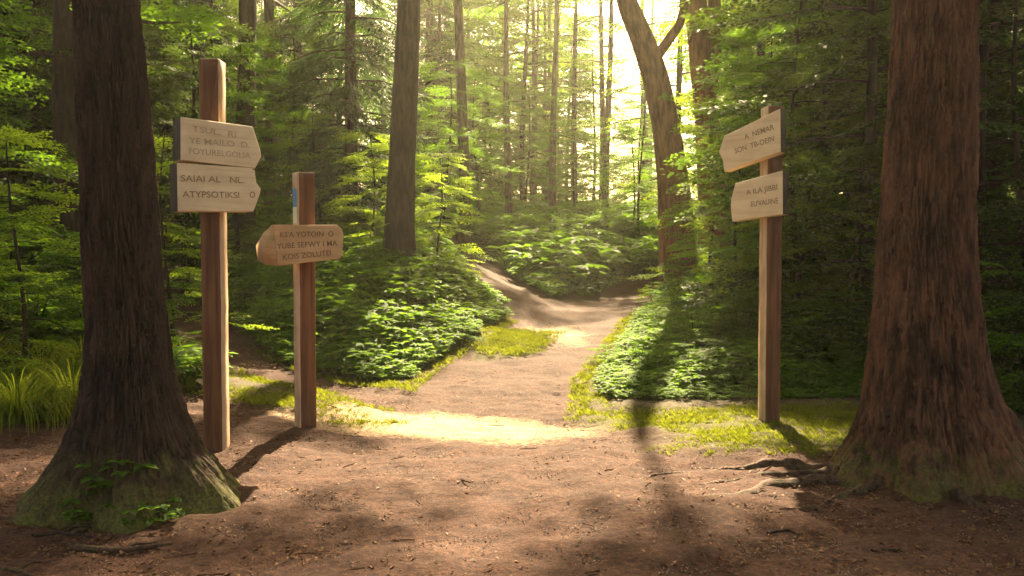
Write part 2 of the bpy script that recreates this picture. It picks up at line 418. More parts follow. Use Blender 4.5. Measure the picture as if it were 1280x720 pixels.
def build_terrain():
    nu, nv = 820, 900
    u = np.linspace(-1, 1, nu); v = np.linspace(-1, 1, nv)
    X = 3.0 * np.sinh(4.75 * u); Y = 7.0 + 3.2 * np.sinh(4.6 * v)
    gx, gy = np.meshgrid(X, Y)
    x = gx.ravel(); y = gy.ravel()
    z = H(x, y)
    dirt, moss, sun_patch, sd = masks(x, y)
    # path lies a little trodden in
    z = z - 0.05 * np.clip(0.5 - sd / 0.4, 0, 1) * (y > 8)
    near = np.exp(-((y - 6) / 9) ** 2)
    z = z + near * (0.034 * fbm(x * 5, y * 5, 4, 21) + 0.016 * np.abs(fbm(x * 22, y * 22, 2, 31)))
    V = np.c_[x, y, z]
    i = np.arange(nu * nv).reshape(nv, nu)
    F = np.stack([i[:-1, :-1].ravel(), i[:-1, 1:].ravel(), i[1:, 1:].ravel(), i[1:, :-1].ravel()], 1)
    fc = dirt[F].mean(1)
    far = V[F[:, 0], 1] > 8.3
    ispath = (sd[F].mean(1) < 0.12) & (V[F[:, 0], 1] > 7.6) & (V[F[:, 0], 1] < 29) & (np.abs(V[F[:, 0], 0]) < 12)
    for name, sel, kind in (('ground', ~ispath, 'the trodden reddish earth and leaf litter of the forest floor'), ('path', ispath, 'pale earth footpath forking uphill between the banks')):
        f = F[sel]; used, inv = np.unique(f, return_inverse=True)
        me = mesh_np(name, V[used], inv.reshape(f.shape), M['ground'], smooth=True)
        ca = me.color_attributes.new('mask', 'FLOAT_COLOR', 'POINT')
        c4 = np.c_[dirt[used], moss[used], sun_patch[used], np.ones(len(used))].astype(np.float32)
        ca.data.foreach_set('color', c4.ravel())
        o = link(name, me); tag(o, kind, None, None, 'structure')
build_terrain()

# ------------------------------------------------------------------ haze
def build_haze():
    x0, x1, y0, y1, z0, z1 = -160, 160, -150, 175, -12, 30
    V = [(x, y, z) for z in (z0, z1) for y in (y0, y1) for x in (x0, x1)]
    F = [(0, 2, 3, 1), (4, 5, 7, 6), (0, 1, 5, 4), (2, 6, 7, 3), (0, 4, 6, 2), (1, 3, 7, 5)]
    m, n, out = newmat('warm_forest_haze')
    pv = N(n, 'ShaderNodeVolumePrincipled')
    pv.inputs['Color'].default_value = (1.0, 0.93, 0.72, 1)
    pv.inputs['Density'].default_value = HAZE_DENSITY
    pv.inputs['Anisotropy'].default_value = 0.66
    n.links.new(pv.outputs[0], out.inputs['Volume'])
    o = link('haze', mesh_np('haze', V, F, m)); tag(o, 'warm golden haze hanging in the air of the forest', 'haze', None, 'stuff')
if HAZE_DENSITY > 0: build_haze()

# ------------------------------------------------------------------ leaves, sprays, crowns  (arrays of quads (n,4,3))
def quad_leaf(p, d, up, l, wd, fold=0.25):
    s = np.cross(d, up); s /= (np.linalg.norm(s) + 1e-9)
    u = np.cross(s, d)
    return [p, p + d * l * 0.45 + s * wd / 2 + u * wd * fold, p + d * l, p + d * l * 0.45 - s * wd / 2 + u * wd * fold]

def make_spray(seed, leaf=0.10, wr=0.6, nside=7, spread=0.5, droop=0.12, rise=0.0):
    """flat leafy branch of unit length along +x"""
    g = np.random.default_rng(seed); Q = []
    for k in range(nside * 2 + 1):
        t = 0.1 + 0.88 * (k / (nside * 2))
        side = 1 if k % 2 else -1
        ln = (0.14 + spread * (1 - t) * (0.35 + 0.65 * min(1, t * 3))) * g.uniform(0.75, 1.2)
        if k == nside * 2: side = 0; ln = 0.12
        ang = side * g.uniform(0.75, 1.15)
        b = np.array([t, 0, -droop * t * t + rise * t])
        tw = np.array([math.cos(ang), math.sin(ang), g.uniform(-0.12, 0.08)])
        nl = max(2, int(ln / (leaf * 0.52)))
        for j in range(nl):
            s = (j + 0.5) / nl
            p = b + tw * ln * s + np.array([0, 0, -droop * 0.6 * (ln * s) ** 2 * 3])
            a2 = ang + (0.75 if j % 2 else -0.75) * (1 if j < nl - 1 else 0.1) + g.uniform(-0.3, 0.3)
            d = np.array([math.cos(a2), math.sin(a2), g.uniform(-0.45, 0.12)]); d /= np.linalg.norm(d)
            up = np.array([g.uniform(-0.35, 0.35), g.uniform(-0.35, 0.35), 1])
            l = leaf * g.uniform(0.7, 1.2)
            Q.append(quad_leaf(p, d, up, l, l * wr))
    return np.array(Q)

def make_frond(seed, nside=11):
    """drooping conifer branch of unit length, narrow hanging sprays"""
    g = np.random.default_rng(seed); Q = []
    for k in range(nside * 2):
        t = 0.08 + 0.92 * k / (nside * 2)
        side = 1 if k % 2 else -1
        ln = (0.10 + 0.36 * (1 - t) * min(1, t * 4)) * g.uniform(0.8, 1.2)
        ang = side * g.uniform(0.7, 1.05)
        b = np.array([t, 0, -0.28 * t * t])
        nn = 5
        for j in range(nn):
            s = (j + 0.3) / nn
            p = b + np.array([math.cos(ang), math.sin(ang), -0.35 - 0.5 * s]) * ln * s
            for sg in (-1, 1):
                a2 = ang + sg * 0.6
                d = np.array([math.cos(a2), math.sin(a2), -0.5 + g.uniform(-0.35, 0.2)]); d /= np.linalg.norm(d)
                l = ln * 0.34 * g.uniform(0.7, 1.2)
                Q.append(quad_leaf(p, d, np.array([g.uniform(-.3, .3), g.uniform(-.3, .3), 1]), l + 0.03, 0.022 + 0.012 * g.random(), 0.1))
    return np.array(Q)

SPR = [make_spray(i, leaf=0.105, nside=7) for i in range(6)]
SPR_BIG = [make_spray(20 + i, leaf=0.16, nside=5, wr=0.62) for i in range(4)]
SPR_FINE = [make_spray(40 + i, leaf=0.07, nside=9, spread=0.42) for i in range(4)]
FRD = [make_frond(60 + i) for i in range(5)]

def xf(Q, pos, yaw, pitch=0.0, roll=0.0, s=1.0):
    cy, sy, cp_, sp_, cr, sr = math.cos(yaw), math.sin(yaw), math.cos(pitch), math.sin(pitch), math.cos(roll), math.sin(roll)
    Rz = np.array([[cy, -sy, 0], [sy, cy, 0], [0, 0, 1]])
    Ry = np.array([[cp_, 0, -sp_], [0, 1, 0], [sp_, 0, cp_]])
    Rx = np.array([[1, 0, 0], [0, cr, -sr], [0, sr, cr]])
    return (Q * s) @ (Rz @ Ry @ Rx).T + np.asarray(pos)

def quads_mesh(name, Qs, mat):
    Q = np.concatenate(Qs) if isinstance(Qs, list) else Qs
    return mesh_np(name, Q.reshape(-1, 3), np.arange(len(Q) * 4).reshape(-1, 4), mat)

def tube(pts, rad, ns=8, ridge=0.0, seed=0, cap=True):
    """returns V, F(quads) of a tapering tube"""
    pts = np.asarray(pts, float); rad = np.asarray(rad, float); n = len(pts)
    T = np.gradient(pts, axis=0); T /= np.linalg.norm(T, axis=1)[:, None] + 1e-9
    ref = np.array([0, 0, 1.0]) if abs(T[:, 2]).mean() < 0.8 else np.array([1.0, 0, 0])
    A = np.cross(T, ref); A /= np.linalg.norm(A, axis=1)[:, None] + 1e-9
    B = np.cross(T, A)
    th = np.linspace(0, 2 * np.pi, ns, endpoint=False)
    r = rad[:, None] * np.ones(ns)[None, :]
    if ridge > 0:
        s = np.r_[0, np.cumsum(np.linalg.norm(np.diff(pts, axis=0), axis=1))]
        g1, g2 = np.meshgrid(th, s)
        r = r * (1 + ridge * fbm(np.cos(g1) * 2 + 7, np.sin(g1) * 2 + g2 * 0.35, 4, seed))
    V = pts[:, None, :] + r[:, :, None] * (np.cos(th)[None, :, None] * A[:, None, :] + np.sin(th)[None, :, None] * B[:, None, :])
    i = np.arange(n * ns).reshape(n, ns); j = np.roll(i, -1, 1)
    F = np.stack([i[:-1].ravel(), j[:-1].ravel(), j[1:].ravel(), i[1:].ravel()], 1)
    V = V.reshape(-1, 3)
    if cap:
        V = np.vstack([V, pts[-1] + T[-1] * rad[-1] * 0.7])
        k = len(V) - 1
        capq = []
        for a in range(0, ns - 1, 2):
            capq.append((i[-1][a], i[-1][(a + 1) % ns], i[-1][(a + 2) % ns], k))
        F = np.vstack([F, np.array(capq)])
    return V, F

class Acc:
    def __init__(s): s.V = []; s.F = []; s.n = 0
    def add(s, VF):
        V, F = VF; s.V.append(V); s.F.append(F + s.n); s.n += len(V)
    def mesh(s, name, mat, smooth=True):
        return mesh_np(name, np.vstack(s.V), np.vstack(s.F), mat, smooth=smooth)

def trunk_curve(h, lean=0.15, seed=0, n=14, bend=0.12):
    g = np.random.default_rng(seed)
    z = np.linspace(-0.4, h, n) if n < 20 else np.r_[-0.4, np.linspace(0, h, n - 1)]
    t = np.clip(z, 0, None) / h
    a, b = g.uniform(0, 6.28, 2)
    x = lean * h * 0.1 * t + bend * np.sin(t * 5 + a) - bend * math.sin(a)
    y = bend * np.sin(t * 4 + b) - bend * math.sin(b)
    return np.c_[x, y, z]

def rad_profile(z, h, r, flare=0.5):
    t = np.clip(z, 0, None) / h
    return r * (1 - 0.75 * t ** 1.2) * (1 + flare * np.exp(-np.clip(z, 0, None) / (r * 2.2)))

def broad_tree(seed, h=18, r=0.18, base=5, rmax=2.8, nb=34, spr=SPR, per=6, sscale=1.3, lean=0.1, shape='oval', up=0.35, crown_mat='leaf', bark='bark'):
    g = np.random.default_rng(seed)
    acc = Acc(); c = trunk_curve(h, lean, seed, 16)
    acc.add(tube(c, rad_profile(c[:, 2], h, r), 10, 0.12, seed))
    Q = []
    for k in range(nb):
        t = (k + g.random()) / nb
        z = base + (h - base) * t
        c0 = np.array([np.interp(z, c[:, 2], c[:, 0]), np.interp(z, c[:, 2], c[:, 1]), z])
        if shape == 'oval': R_ = rmax * (0.45 + 0.55 * math.sin(math.pi * min(1, 0.2 + t * 0.8))) * g.uniform(0.6, 1.1)
        elif shape == 'cone': R_ = rmax * (1 - 0.85 * t) * g.uniform(0.7, 1.1)
        else: R_ = rmax * g.uniform(0.5, 1.0)
        yaw = k * 2.4 + g.uniform(-0.5, 0.5)
        u = up * g.uniform(0.2, 1.3) * (0.4 + t)
        m = 6
        tt = np.linspace(0, 1, m)
        bx = c0 + np.stack([np.cos(yaw) * R_ * tt, np.sin(yaw) * R_ * tt, R_ * (u * tt - 0.25 * tt ** 2)], 1) + g.normal(0, 0.03, (m, 3)) * tt[:, None]
        rb = max(0.012, r * 0.32 * (1 - t * 0.6)) * (1 - 0.8 * tt)
        acc.add(tube(bx, rb, 5, 0))
        for s in range(per):
            q = 0.22 + 0.78 * (s + g.random()) / per
            p = np.array([np.interp(q, tt, bx[:, i]) for i in range(3)])
            yw = yaw + g.choice([-1, 1]) * g.uniform(0.1, 1.1) * (1.1 - q * 0.6)
            Q.append(xf(spr[g.integers(len(spr))], p, yw, g.uniform(-0.25, 0.25), g.uniform(-0.35, 0.35), sscale * g.uniform(0.7, 1.15)))
    return acc.mesh('trunk', M[bark]), quads_mesh('crown', Q, M[crown_mat])

def conifer(seed, h=20, r=0.2, base=2.5, rmax=2.4, tiers=34, bark='bark', crown_mat='needle'):
    g = np.random.default_rng(seed)
    acc = Acc(); c = trunk_curve(h, 0.03, seed, 14, 0.04)
    acc.add(tube(c, rad_profile(c[:, 2], h, r), 10, 0.1, seed))
    Q = []
    for k in range(tiers):
        t = k / tiers
        z = base + (h - base) * t
        n = 5
        for j in range(n):
            R_ = rmax * (1 - 0.8 * t) * g.uniform(0.6, 1.12)
            yaw = k * 0.9 + j * 6.28 / n + g.uniform(-0.3, 0.3)
            p = np.array([0, 0, z + g.uniform(-0.2, 0.2)])
            tip = p + np.array([math.cos(yaw), math.sin(yaw), -0.28]) * R_ * 0.9
            acc.add(tube(np.array([p, (p + tip) / 2 + [0, 0, 0.08 * R_], tip]), [0.03, 0.02, 0.005], 4, 0, cap=False))
            Q.append(xf(FRD[g.integers(len(FRD))], p, yaw, g.uniform(-0.2, 0.05), g.uniform(-0.3, 0.3), R_))
            Q.append(xf(FRD[g.integers(len(FRD))], p + (tip - p) * 0.3, yaw + g.uniform(-0.6, 0.6), g.uniform(-0.35, 0.0), g.uniform(-0.3, 0.3), R_ * 0.65))
    return acc.mesh('trunk', M[bark]), quads_mesh('crown', Q, M[crown_mat])

def shrub_mesh(seed, h=1.6, r=0.9, n=34, spr=SPR, sscale=0.75, crown_mat='leaf', layers=0, bark='bark'):
    g = np.random.default_rng(seed); acc = Acc(); Q = []
    ns = 6
    for k in range(ns):
        yaw = k * 6.28 / ns + g.uniform(-0.5, 0.5); ln = h * g.uniform(0.7, 1.0); out_ = r * g.uniform(0.2, 0.7)
        tt = np.linspace(0, 1, 5)
        b = np.stack([np.cos(yaw) * out_ * tt ** 1.4, np.sin(yaw) * out_ * tt ** 1.4, -0.1 + ln * tt], 1)
        acc.add(tube(b, 0.016 * (1 - 0.8 * tt), 4, 0, cap=False))
    for k in range(n):
        t = (k + g.random()) / n
        z = h * (0.06 + 0.92 * t)
        if layers: z = h * (math.floor(t * layers) + 0.6 + g.uniform(-0.13, 0.13)) / layers
        rr = r * math.sqrt(max(0.05, 1 - (z / h) ** 2 * 0.85))
        yaw = g.uniform(0, 6.28); q = rr * g.uniform(0.1, 0.6)
        Q.append(xf(spr[g.integers(len(spr))], (math.cos(yaw) * q, math.sin(yaw) * q, z), yaw + g.uniform(-0.6, 0.6), g.uniform(-0.15, 0.3), g.uniform(-0.3, 0.3), sscale * rr / r * g.uniform(0.7, 1.2) + 0.1))
    return acc.mesh('stem', M[bark]), quads_mesh('foliage', Q, M[crown_mat])

def place_tree(meshes, name, x, y, label, cat='tree', group=None, rz=0.0, s=1.0, sink=0.05, z=None, parts=('trunk', 'crown')):
    e = empty(name, (x, y, (h1(x, y) if z is None else z) - sink), rz, s)
    tag(e, label, cat, group)
    for nm, me in zip(parts, meshes):
        if me is not None: link(nm, me, e)
    return e

# ------------------------------------------------------------------ two great foreground trees
def great_tree(name, px, Y, zs, rs, cxs, lobes, seed, label, roots, bark, top=11.0):
    cx = PX(px, Y); z0 = h1(cx, Y)
    na = 384
    z = np.r_[np.linspace(-0.35, 1.2, 260), np.linspace(1.2, 4.2, 380)[1:], np.linspace(4.2, top, 60)[1:]]
    th = np.linspace(0, 2 * np.pi, na, endpoint=False)
    g, zz = np.meshgrid(th, z)
    Rz = np.interp(zz, zs, rs)
    # smooth the interpolated profile
    f = np.clip(1 - zz / 1.0, 0, 1) ** 2
    lob = np.zeros_like(g)
    for a, wdt, amp in lobes:
        d = (g - R(a) + np.pi) % (2 * np.pi) - np.pi
        lob += amp * np.exp(-(d / wdt) ** 2)
    Rz = Rz * (1 + f * lob)
    # long furrows: noise on the cylinder, stretched in z, periodic in angle
    def cyl(k, fz, oc, sd):
        w = 0.5 - 0.5 * np.cos(g)  # blend two charts so the seam closes
        a1 = fbm(g * k, zz * fz + 0.15 * np.sin(g * 3), oc, sd)
        a2 = fbm(((g + np.pi) % (2 * np.pi)) * k + 31, zz * fz, oc, sd + 5)
        return a1 * w + a2 * (1 - w)
    n1 = cyl(13, 1.6, 3, seed); n2 = cyl(30, 4.5, 3, seed + 50); n3 = cyl(3.0, 0.5, 2, seed + 90); n4 = cyl(70, 22, 2, seed + 70)
    plate = 1 - np.abs(n1) * 3.2
    fur = np.clip(0.5 - np.abs(n2) * 3, 0, 1)
    amp = np.clip(1.0 - np.clip((0.35 - zz) / 0.5, 0, 0.6), 0.4, 1)
    disp = (0.016 * plate - 0.05 * np.clip(np.abs(n1) * 0 + (0.10 - np.abs(n1)) / 0.10, 0, 1) - 0.03 * np.clip((0.09 - np.abs(n2)) / 0.09, 0, 1) + 0.006 * n4) * amp + 0.05 * n3
    disp += np.clip(1.1 - zz / 0.7, 0, 1) * 0.05 * cyl(5, 5, 4, seed + 200)
    Rr = Rz + disp
    ox = np.interp(zz, *cxs)
    V = np.stack([ox + Rr * np.cos(g), Rr * np.sin(g), zz], -1).reshape(-1, 3)
    i = np.arange(len(z) * na).reshape(len(z), na); j = np.roll(i, -1, 1)
    F = np.stack([i[:-1].ravel(), j[:-1].ravel(), j[1:].ravel(), i[1:].ravel()], 1)
    e = empty(name, (cx, Y, z0)); tag(e, label, 'tree')
    link('trunk', mesh_np('trunk', V, F, bark, smooth=True), e)
    # high crown, above the picture
    gg = np.random.default_rng(seed); Q = []; acc = Acc()
    for k in range(30):
        zt = 6.5 + 4.6 * (k + gg.random()) / 30
        yaw = k * 2.4; R_ = 2.4 * gg.uniform(0.6, 1.1)
        p = np.array([np.interp(zt, *cxs), 0, min(zt, top - 0.1)])
        tip = p + np.array([math.cos(yaw), math.sin(yaw), 0.15]) * R_
        acc.add(tube(np.array([p, (p + tip) / 2, tip]), [0.06, 0.035, 0.01], 6, 0, cap=False))
        for s in range(4):
            q = 0.4 + 0.2 * s
            Q.append(xf(SPR[gg.integers(6)], p + (tip - p) * min(q, 1), yaw + gg.uniform(-1, 1), gg.uniform(-.2, .2), gg.uniform(-.3, .3), 1.2))
    link('limbs', acc.mesh('limbs', bark), e)
    link('crown', quads_mesh('crown', Q, M['leaf']), e)
    # surface roots
    for k, (pts, r0) in enumerate(roots):
        P_ = []
        for (rx, ry) in pts:
            P_.append((rx, ry))
        P_ = np.array(P_); n = 60
        tt = np.linspace(0, 1, n); sx = np.interp(tt, np.linspace(0, 1, len(P_)), P_[:, 0]); sy = np.interp(tt, np.linspace(0, 1, len(P_)), P_[:, 1])
        ker = np.hanning(11); ker /= ker.sum()
        sx = np.convolve(np.pad(sx, 5, mode='edge'), ker, 'valid'); sy = np.convolve(np.pad(sy, 5, mode='edge'), ker, 'valid')
        wob = 0.03 * fbm(tt * 9 + k, tt * 0 + seed, 3, 7 + k)
        sx = sx + wob; sy = sy - wob
        rr = 0.8 * r0 * (1 - 0.8 * tt ** 0.8) * (1 + 0.7 * fbm(tt * 14, tt * 0 + k, 3, 11))
        sz = H(sx + cx, sy + Y) - z0 + -rr * 0.1 + 0.02 * fbm(tt * 6, tt * 0 + 3 * k, 3, 5) - 0.03 * tt
        if len(P_): sz[:6] += np.linspace(0.08, 0, 6)
        link('root', (lambda a: (a.add(tube(np.c_[sx, sy, sz], rr, 14, 0.45, k + seed)), a)[1])(Acc()).mesh('root', M['moss']), e)
    return e

great_tree('redwood_tree', 147, 5.5,
           [-0.35, 0.0, 0.12, 0.3, 0.5, 0.8, 1.2, 1.8, 3.1, 11], [0.78, 0.62, 0.53, 0.40, 0.32, 0.255, 0.222, 0.202, 0.178, 0.13],
           ([-0.4, 0.0, 0.5, 1.0, 1.6, 3.1, 11], [0.10, 0.10, 0.08, 0.06, 0.02, -0.05, -0.15]),
           [(-25, 0.32, 0.30), (197, 0.35, 0.06), (232, 0.2, 0.16), (262, 0.22, -0.16), (292, 0.18, 0.2), (325, 0.2, -0.05), (90, 0.6, 0.2)], 3,
           'thick dark furrowed trunk with a mossy flared base on the left, beside the tall signpost',
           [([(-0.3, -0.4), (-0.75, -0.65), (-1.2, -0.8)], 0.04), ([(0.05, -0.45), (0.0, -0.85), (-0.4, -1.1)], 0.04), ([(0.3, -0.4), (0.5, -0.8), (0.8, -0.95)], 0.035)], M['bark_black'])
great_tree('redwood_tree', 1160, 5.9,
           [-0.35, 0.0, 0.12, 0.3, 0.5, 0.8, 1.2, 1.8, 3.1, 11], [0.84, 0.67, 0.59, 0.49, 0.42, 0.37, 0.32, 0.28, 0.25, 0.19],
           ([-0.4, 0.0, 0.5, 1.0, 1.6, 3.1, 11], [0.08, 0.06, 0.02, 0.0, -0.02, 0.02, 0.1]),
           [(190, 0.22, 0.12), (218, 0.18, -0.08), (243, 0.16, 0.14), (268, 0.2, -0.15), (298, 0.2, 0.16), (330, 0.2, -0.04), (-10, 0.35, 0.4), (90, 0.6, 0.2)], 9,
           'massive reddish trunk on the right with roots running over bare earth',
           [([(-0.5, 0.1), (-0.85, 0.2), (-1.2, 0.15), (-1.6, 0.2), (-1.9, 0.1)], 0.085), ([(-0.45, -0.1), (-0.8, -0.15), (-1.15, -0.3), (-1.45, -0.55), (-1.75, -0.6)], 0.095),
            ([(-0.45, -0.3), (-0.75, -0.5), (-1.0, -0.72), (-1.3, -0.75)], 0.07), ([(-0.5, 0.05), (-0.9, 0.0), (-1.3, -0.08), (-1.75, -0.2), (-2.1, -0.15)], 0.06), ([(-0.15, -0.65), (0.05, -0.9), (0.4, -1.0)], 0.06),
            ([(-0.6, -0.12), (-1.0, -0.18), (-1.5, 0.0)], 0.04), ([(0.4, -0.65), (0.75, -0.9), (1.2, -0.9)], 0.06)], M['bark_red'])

# ------------------------------------------------------------------ signposts
def post_mesh(wx, wy, h, pale_side, bev=0.008, sink=0.3):
    """square post, slightly chamfered; one narrow side and the top are paler"""
    a, b = wx / 2, wy / 2; e = bev
    ring = [(-a + e, -b), (a - e, -b), (a, -b + e), (a, b - e), (a - e, b), (-a + e, b), (-a, b - e), (-a, -b + e)]
    nz = 40; zs = np.r_[np.linspace(-sink, h - e, nz), h]
    V = []
    for k, z in enumerate(zs):
        s = 1.0 if k < nz else 1 - 2 * e / wx
        wob = 0.0015 * math.sin(z * 7) + 0.001 * math.sin(z * 23)
        for (x, y) in ring: V.append((x * s + wob, y * s, z))
    F = []; mi = []
    for k in range(nz):
        for q in range(8):
            F.append((k * 8 + q, k * 8 + (q + 1) % 8, (k + 1) * 8 + (q + 1) % 8, (k + 1) * 8 + q))
            mi.append(1 if ((pale_side > 0 and q in (1, 2)) or (pale_side < 0 and q in (6, 7))) else 0)
    t = nz * 8
    F += [(t, t + 1, t + 2, t + 3), (t, t + 3, t + 4, t + 7), (t + 4, t + 5, t + 6, t + 7)]; mi += [1, 1, 1]
    return mesh_np('post', V, F, [M['post'], M['post_pale']], mi)

def ray_plane(px, py, C0, n):
    d = P(px, py, 1.0) - CAM
    t = np.dot(C0 - CAM, n) / np.dot(d, n)
    return CAM + d * t

def prism(poly, t, bev=0.006):
    """poly in local x,z (counter-clockwise seen from the front), front at y=0, back at y=t"""
    poly = np.array(poly); c = poly.mean(0); n = len(poly)
    inn = c + (poly - c) * (1 - 2 * bev / np.abs(poly - c).max())
    V = [(p[0], 0, p[1]) for p in inn] + [(p[0], bev, p[1]) for p in poly] + [(p[0], t - bev, p[1]) for p in poly] + [(p[0], t, p[1]) for p in inn]
    return V, n

def board_obj(parent, base, C0, yaw, pxpoly, t, mat, endmat, name='board', end_edges=()):
    nrm = np.array([math.sin(yaw), -math.cos(yaw), 0.0]); r = np.array([math.cos(yaw), math.sin(yaw), 0.0])
    pts = [ray_plane(px, py, C0, nrm) for px, py in pxpoly]
    O = np.mean(pts, axis=0)
    loc = [((p - O) @ r, p[2] - O[2]) for p in pts]
    V, n = prism(loc, t)
    import bmesh
    bm = bmesh.new(); vs = [bm.verts.new(v) for v in V]
    f = bm.faces.new(vs[:n]); f.material_index = 0
    fb = bm.faces.new(list(reversed(vs[3 * n:]))); fb.material_index = 1
    for L_ in range(3):
        for q in range(n):
            k = (q + 1) % n
            ff = bm.faces.new((vs[L_ * n + q], vs[(L_ + 1) * n + q], vs[(L_ + 1) * n + k], vs[L_ * n + k]))
            ff.material_index = 1 if (q in end_edges and L_ > 0) else 0
    bmesh.ops.recalc_face_normals(bm, faces=bm.faces)
    me = bpy.data.meshes.new(name); bm.to_mesh(me); bm.free()
    me.materials.append(mat); me.materials.append(endmat)
    o = link(name, me, parent, tuple(O - base), (0, 0, yaw))
    return o, O, r

def letters(board, O, r, yaw, nrm_C0, text, px0, py0, px1, py1, mat):
    """one carved line of writing spanning two pixels along its baseline on the board"""
    C0 = nrm_C0; nrm = np.array([math.sin(yaw), -math.cos(yaw), 0.0])
    a = ray_plane(px0, py0, C0, nrm); b = ray_plane(px1, py1, C0, nrm)
    ua, ub = (a - O) @ r, (b - O) @ r; za, zb = a[2] - O[2], b[2] - O[2]
    cu = bpy.data.curves.new('tmp', 'FONT'); cu.body = text; cu.size = 1.0; cu.extrude = 0.0; cu.offset = 0.012
    to = bpy.data.objects.new('tmp', cu); col.objects.link(to)
    bpy.context.view_layer.update()
    me = bpy.data.meshes.new_from_object(to.evaluated_get(bpy.context.evaluated_depsgraph_get()))
    bpy.data.objects.remove(to); bpy.data.curves.remove(cu)
    n = len(me.vertices); v = np.zeros(n * 3, np.float32); me.vertices.foreach_get('co', v); v = v.reshape(-1, 3)
    wd = v[:, 0].max() - v[:, 0].min()
    L_ = math.hypot(ub - ua, zb - za); s = L_ / wd; ang = math.atan2(zb - za, ub - ua)
    x = (v[:, 0] - v[:, 0].min()) * s; y = v[:, 1] * letters.h
    nx = ua + x * math.cos(ang) - y * math.sin(ang); nz = za + x * math.sin(ang) + y * math.cos(ang)
    me.vertices.foreach_set('co', np.c_[nx, np.full(n, -0.0025), nz].astype(np.float32).ravel()); me.update()
    me.materials.clear(); me.materials.append(mat)
    me.name = 'lettering'
    link('lettering', me, board)
letters.h = 0.07

def rounded(poly): return poly

# left tall signpost
YL = 6.9
bx = PX(268, YL); bz = h1(bx, YL); base = np.array([bx, YL, bz])
top = P(268, 73, YL - 0.08)[2]
e = empty('signpost', tuple(base)); tag(e, 'tall left signpost with two pale arrow boards, right beside the dark mossy trunk', 'signpost')
pm = link('post', post_mesh(0.158, 0.158, top - bz, +1), e)
yaw = R(40); t = 0.17
nrm = np.array([math.sin(yaw), -math.cos(yaw), 0.0])
C0 = np.array([bx, YL, 2.0]) + nrm * (0.079 * (math.sin(yaw) + math.cos(yaw)) + t - 0.02)
b1, O1, r1 = board_obj(e, base, C0, yaw, [(226, 146), (226, 200), (319, 210.5), (327, 196), (326, 188), (316, 158)], t, M['board'], M['board_end'], end_edges=(0,))
letters.h = 0.062
letters(b1, O1, r1, yaw, C0, 'TSUL.  RI', 240, 164, 295, 172, M['ink_faint'])
letters(b1, O1, r1, yaw, C0, 'YE MAILO  D.', 236, 179, 312, 185, M['ink_faint'])
letters(b1, O1, r1, yaw, C0, 'FOYURELGOLIA', 236, 192, 313, 198, M['ink_faint'])
b2, O2, r2 = board_obj(e, base, C0, yaw, [(221.5, 203.5), (222.5, 264.5), (317, 264.5), (325, 243), (326.5, 236), (321, 229), (318.5, 213), (313, 209.8)], t, M['board'], M['board_end'], end_edges=(0,))
letters.h = 0.066
letters(b2, O2, r2, yaw, C0, 'SAIAI AL   NL.', 226, 226.5, 305, 229, M['ink'])
letters(b2, O2, r2, yaw, C0, 'ATYPSOTIKSI', 228, 246.5, 299, 247.5, M['ink'])
letters(b2, O2, r2, yaw, C0, 'O', 312, 247, 319, 247, M['ink'])

# short middle signpost
YM = 7.7
bx = PX(380, YM); bz = h1(bx, YM); base = np.array([bx, YM, bz]); top = P(380, 216, YM)[2]
e = empty('signpost', tuple(base)); tag(e, 'short signpost with one tan board and a blue sticker on its pale side', 'signpost')
po = link('post', post_mesh(0.15, 0.15, top - bz, -1), e, rot=(0, 0, R(33)))
# sticker on the pale side
def flat(name, pts, mat, parent):
    return link(name, mesh_np(name, pts, [(0, 1, 2, 3)], mat), parent)
h_ = top - bz
x_ = -0.0785
za, zb, zc = h_ - 0.14, h_ - 0.30, h_ - 0.44
st = flat('sticker', [(x_, 0.05, zb), (x_, -0.05, zb), (x_, -0.05, za), (x_, 0.05, za)], M['sticker_blue'], po)
link('sticker_strip', mesh_np('sticker_strip', [(x_, 0.04, zc), (x_, -0.05, zc), (x_, -0.05, zb), (x_, 0.05, zb)], [(0, 1, 2, 3)], M['sticker_pale']), st)
yaw = R(20); t = 0.12
nrm = np.array([math.sin(yaw), -math.cos(yaw), 0.0]); r = np.array([math.cos(yaw), math.sin(yaw), 0.0])
C0 = np.array([bx, YM, 1.6]) + nrm * (0.10 + t - 0.02)
poly = [(340, 281), (347, 332.5), (424, 323.5), (427.5, 319), (429.5, 293), (427, 286), (421, 281)]
b3, O3, r3 = board_obj(e, base, C0, yaw, poly, t, M['board_tan'], M['board_tan'])
# wedge-shaped left end: reaches back and left behind the face
nn = nrm
f1 = ray_plane(340.3, 281.5, C0, nn) - nrm * (-0.004); f2 = ray_plane(347.2, 332, C0, nn) - nrm * (-0.004)
Cb = C0 - nrm * (t + 0.06)
k1 = ray_plane(320, 307, Cb, nn); k2 = ray_plane(322, 326, Cb, nn)
m1 = ray_plane(329, 291, C0 - nrm * (t * 0.5), nn); m2 = ray_plane(332, 331, C0 - nrm * (t * 0.55), nn)
f1b = f1 - nrm * (t - 0.01); f2b = f2 - nrm * (t - 0.01)
V = np.array([f1, f2, m2, m1, k2, k1, f1b, f2b]) - base
me = mesh_np('board_point', V, [(0, 3, 2, 1), (3, 5, 4, 2), (0, 6, 5, 3), (1, 2, 4, 7), (5, 6, 7, 4), (0, 1, 7, 6)], M['board_tan'])
link('board_point', me, b3, tuple(-(np.array(b3.location))))
bp_ = b3.children[0]
bp_.matrix_parent_inverse = Matrix.Rotation(-yaw, 4, 'Z')
letters.h = 0.065
letters(b3, O3, r3, yaw, C0, "KS'A YOTOIN  O", 350, 296.5, 417, 295.5, M['ink_brown'])
letters(b3, O3, r3, yaw, C0, 'YUBE SEFWY I MA', 346, 311, 422, 307, M['ink_brown'])
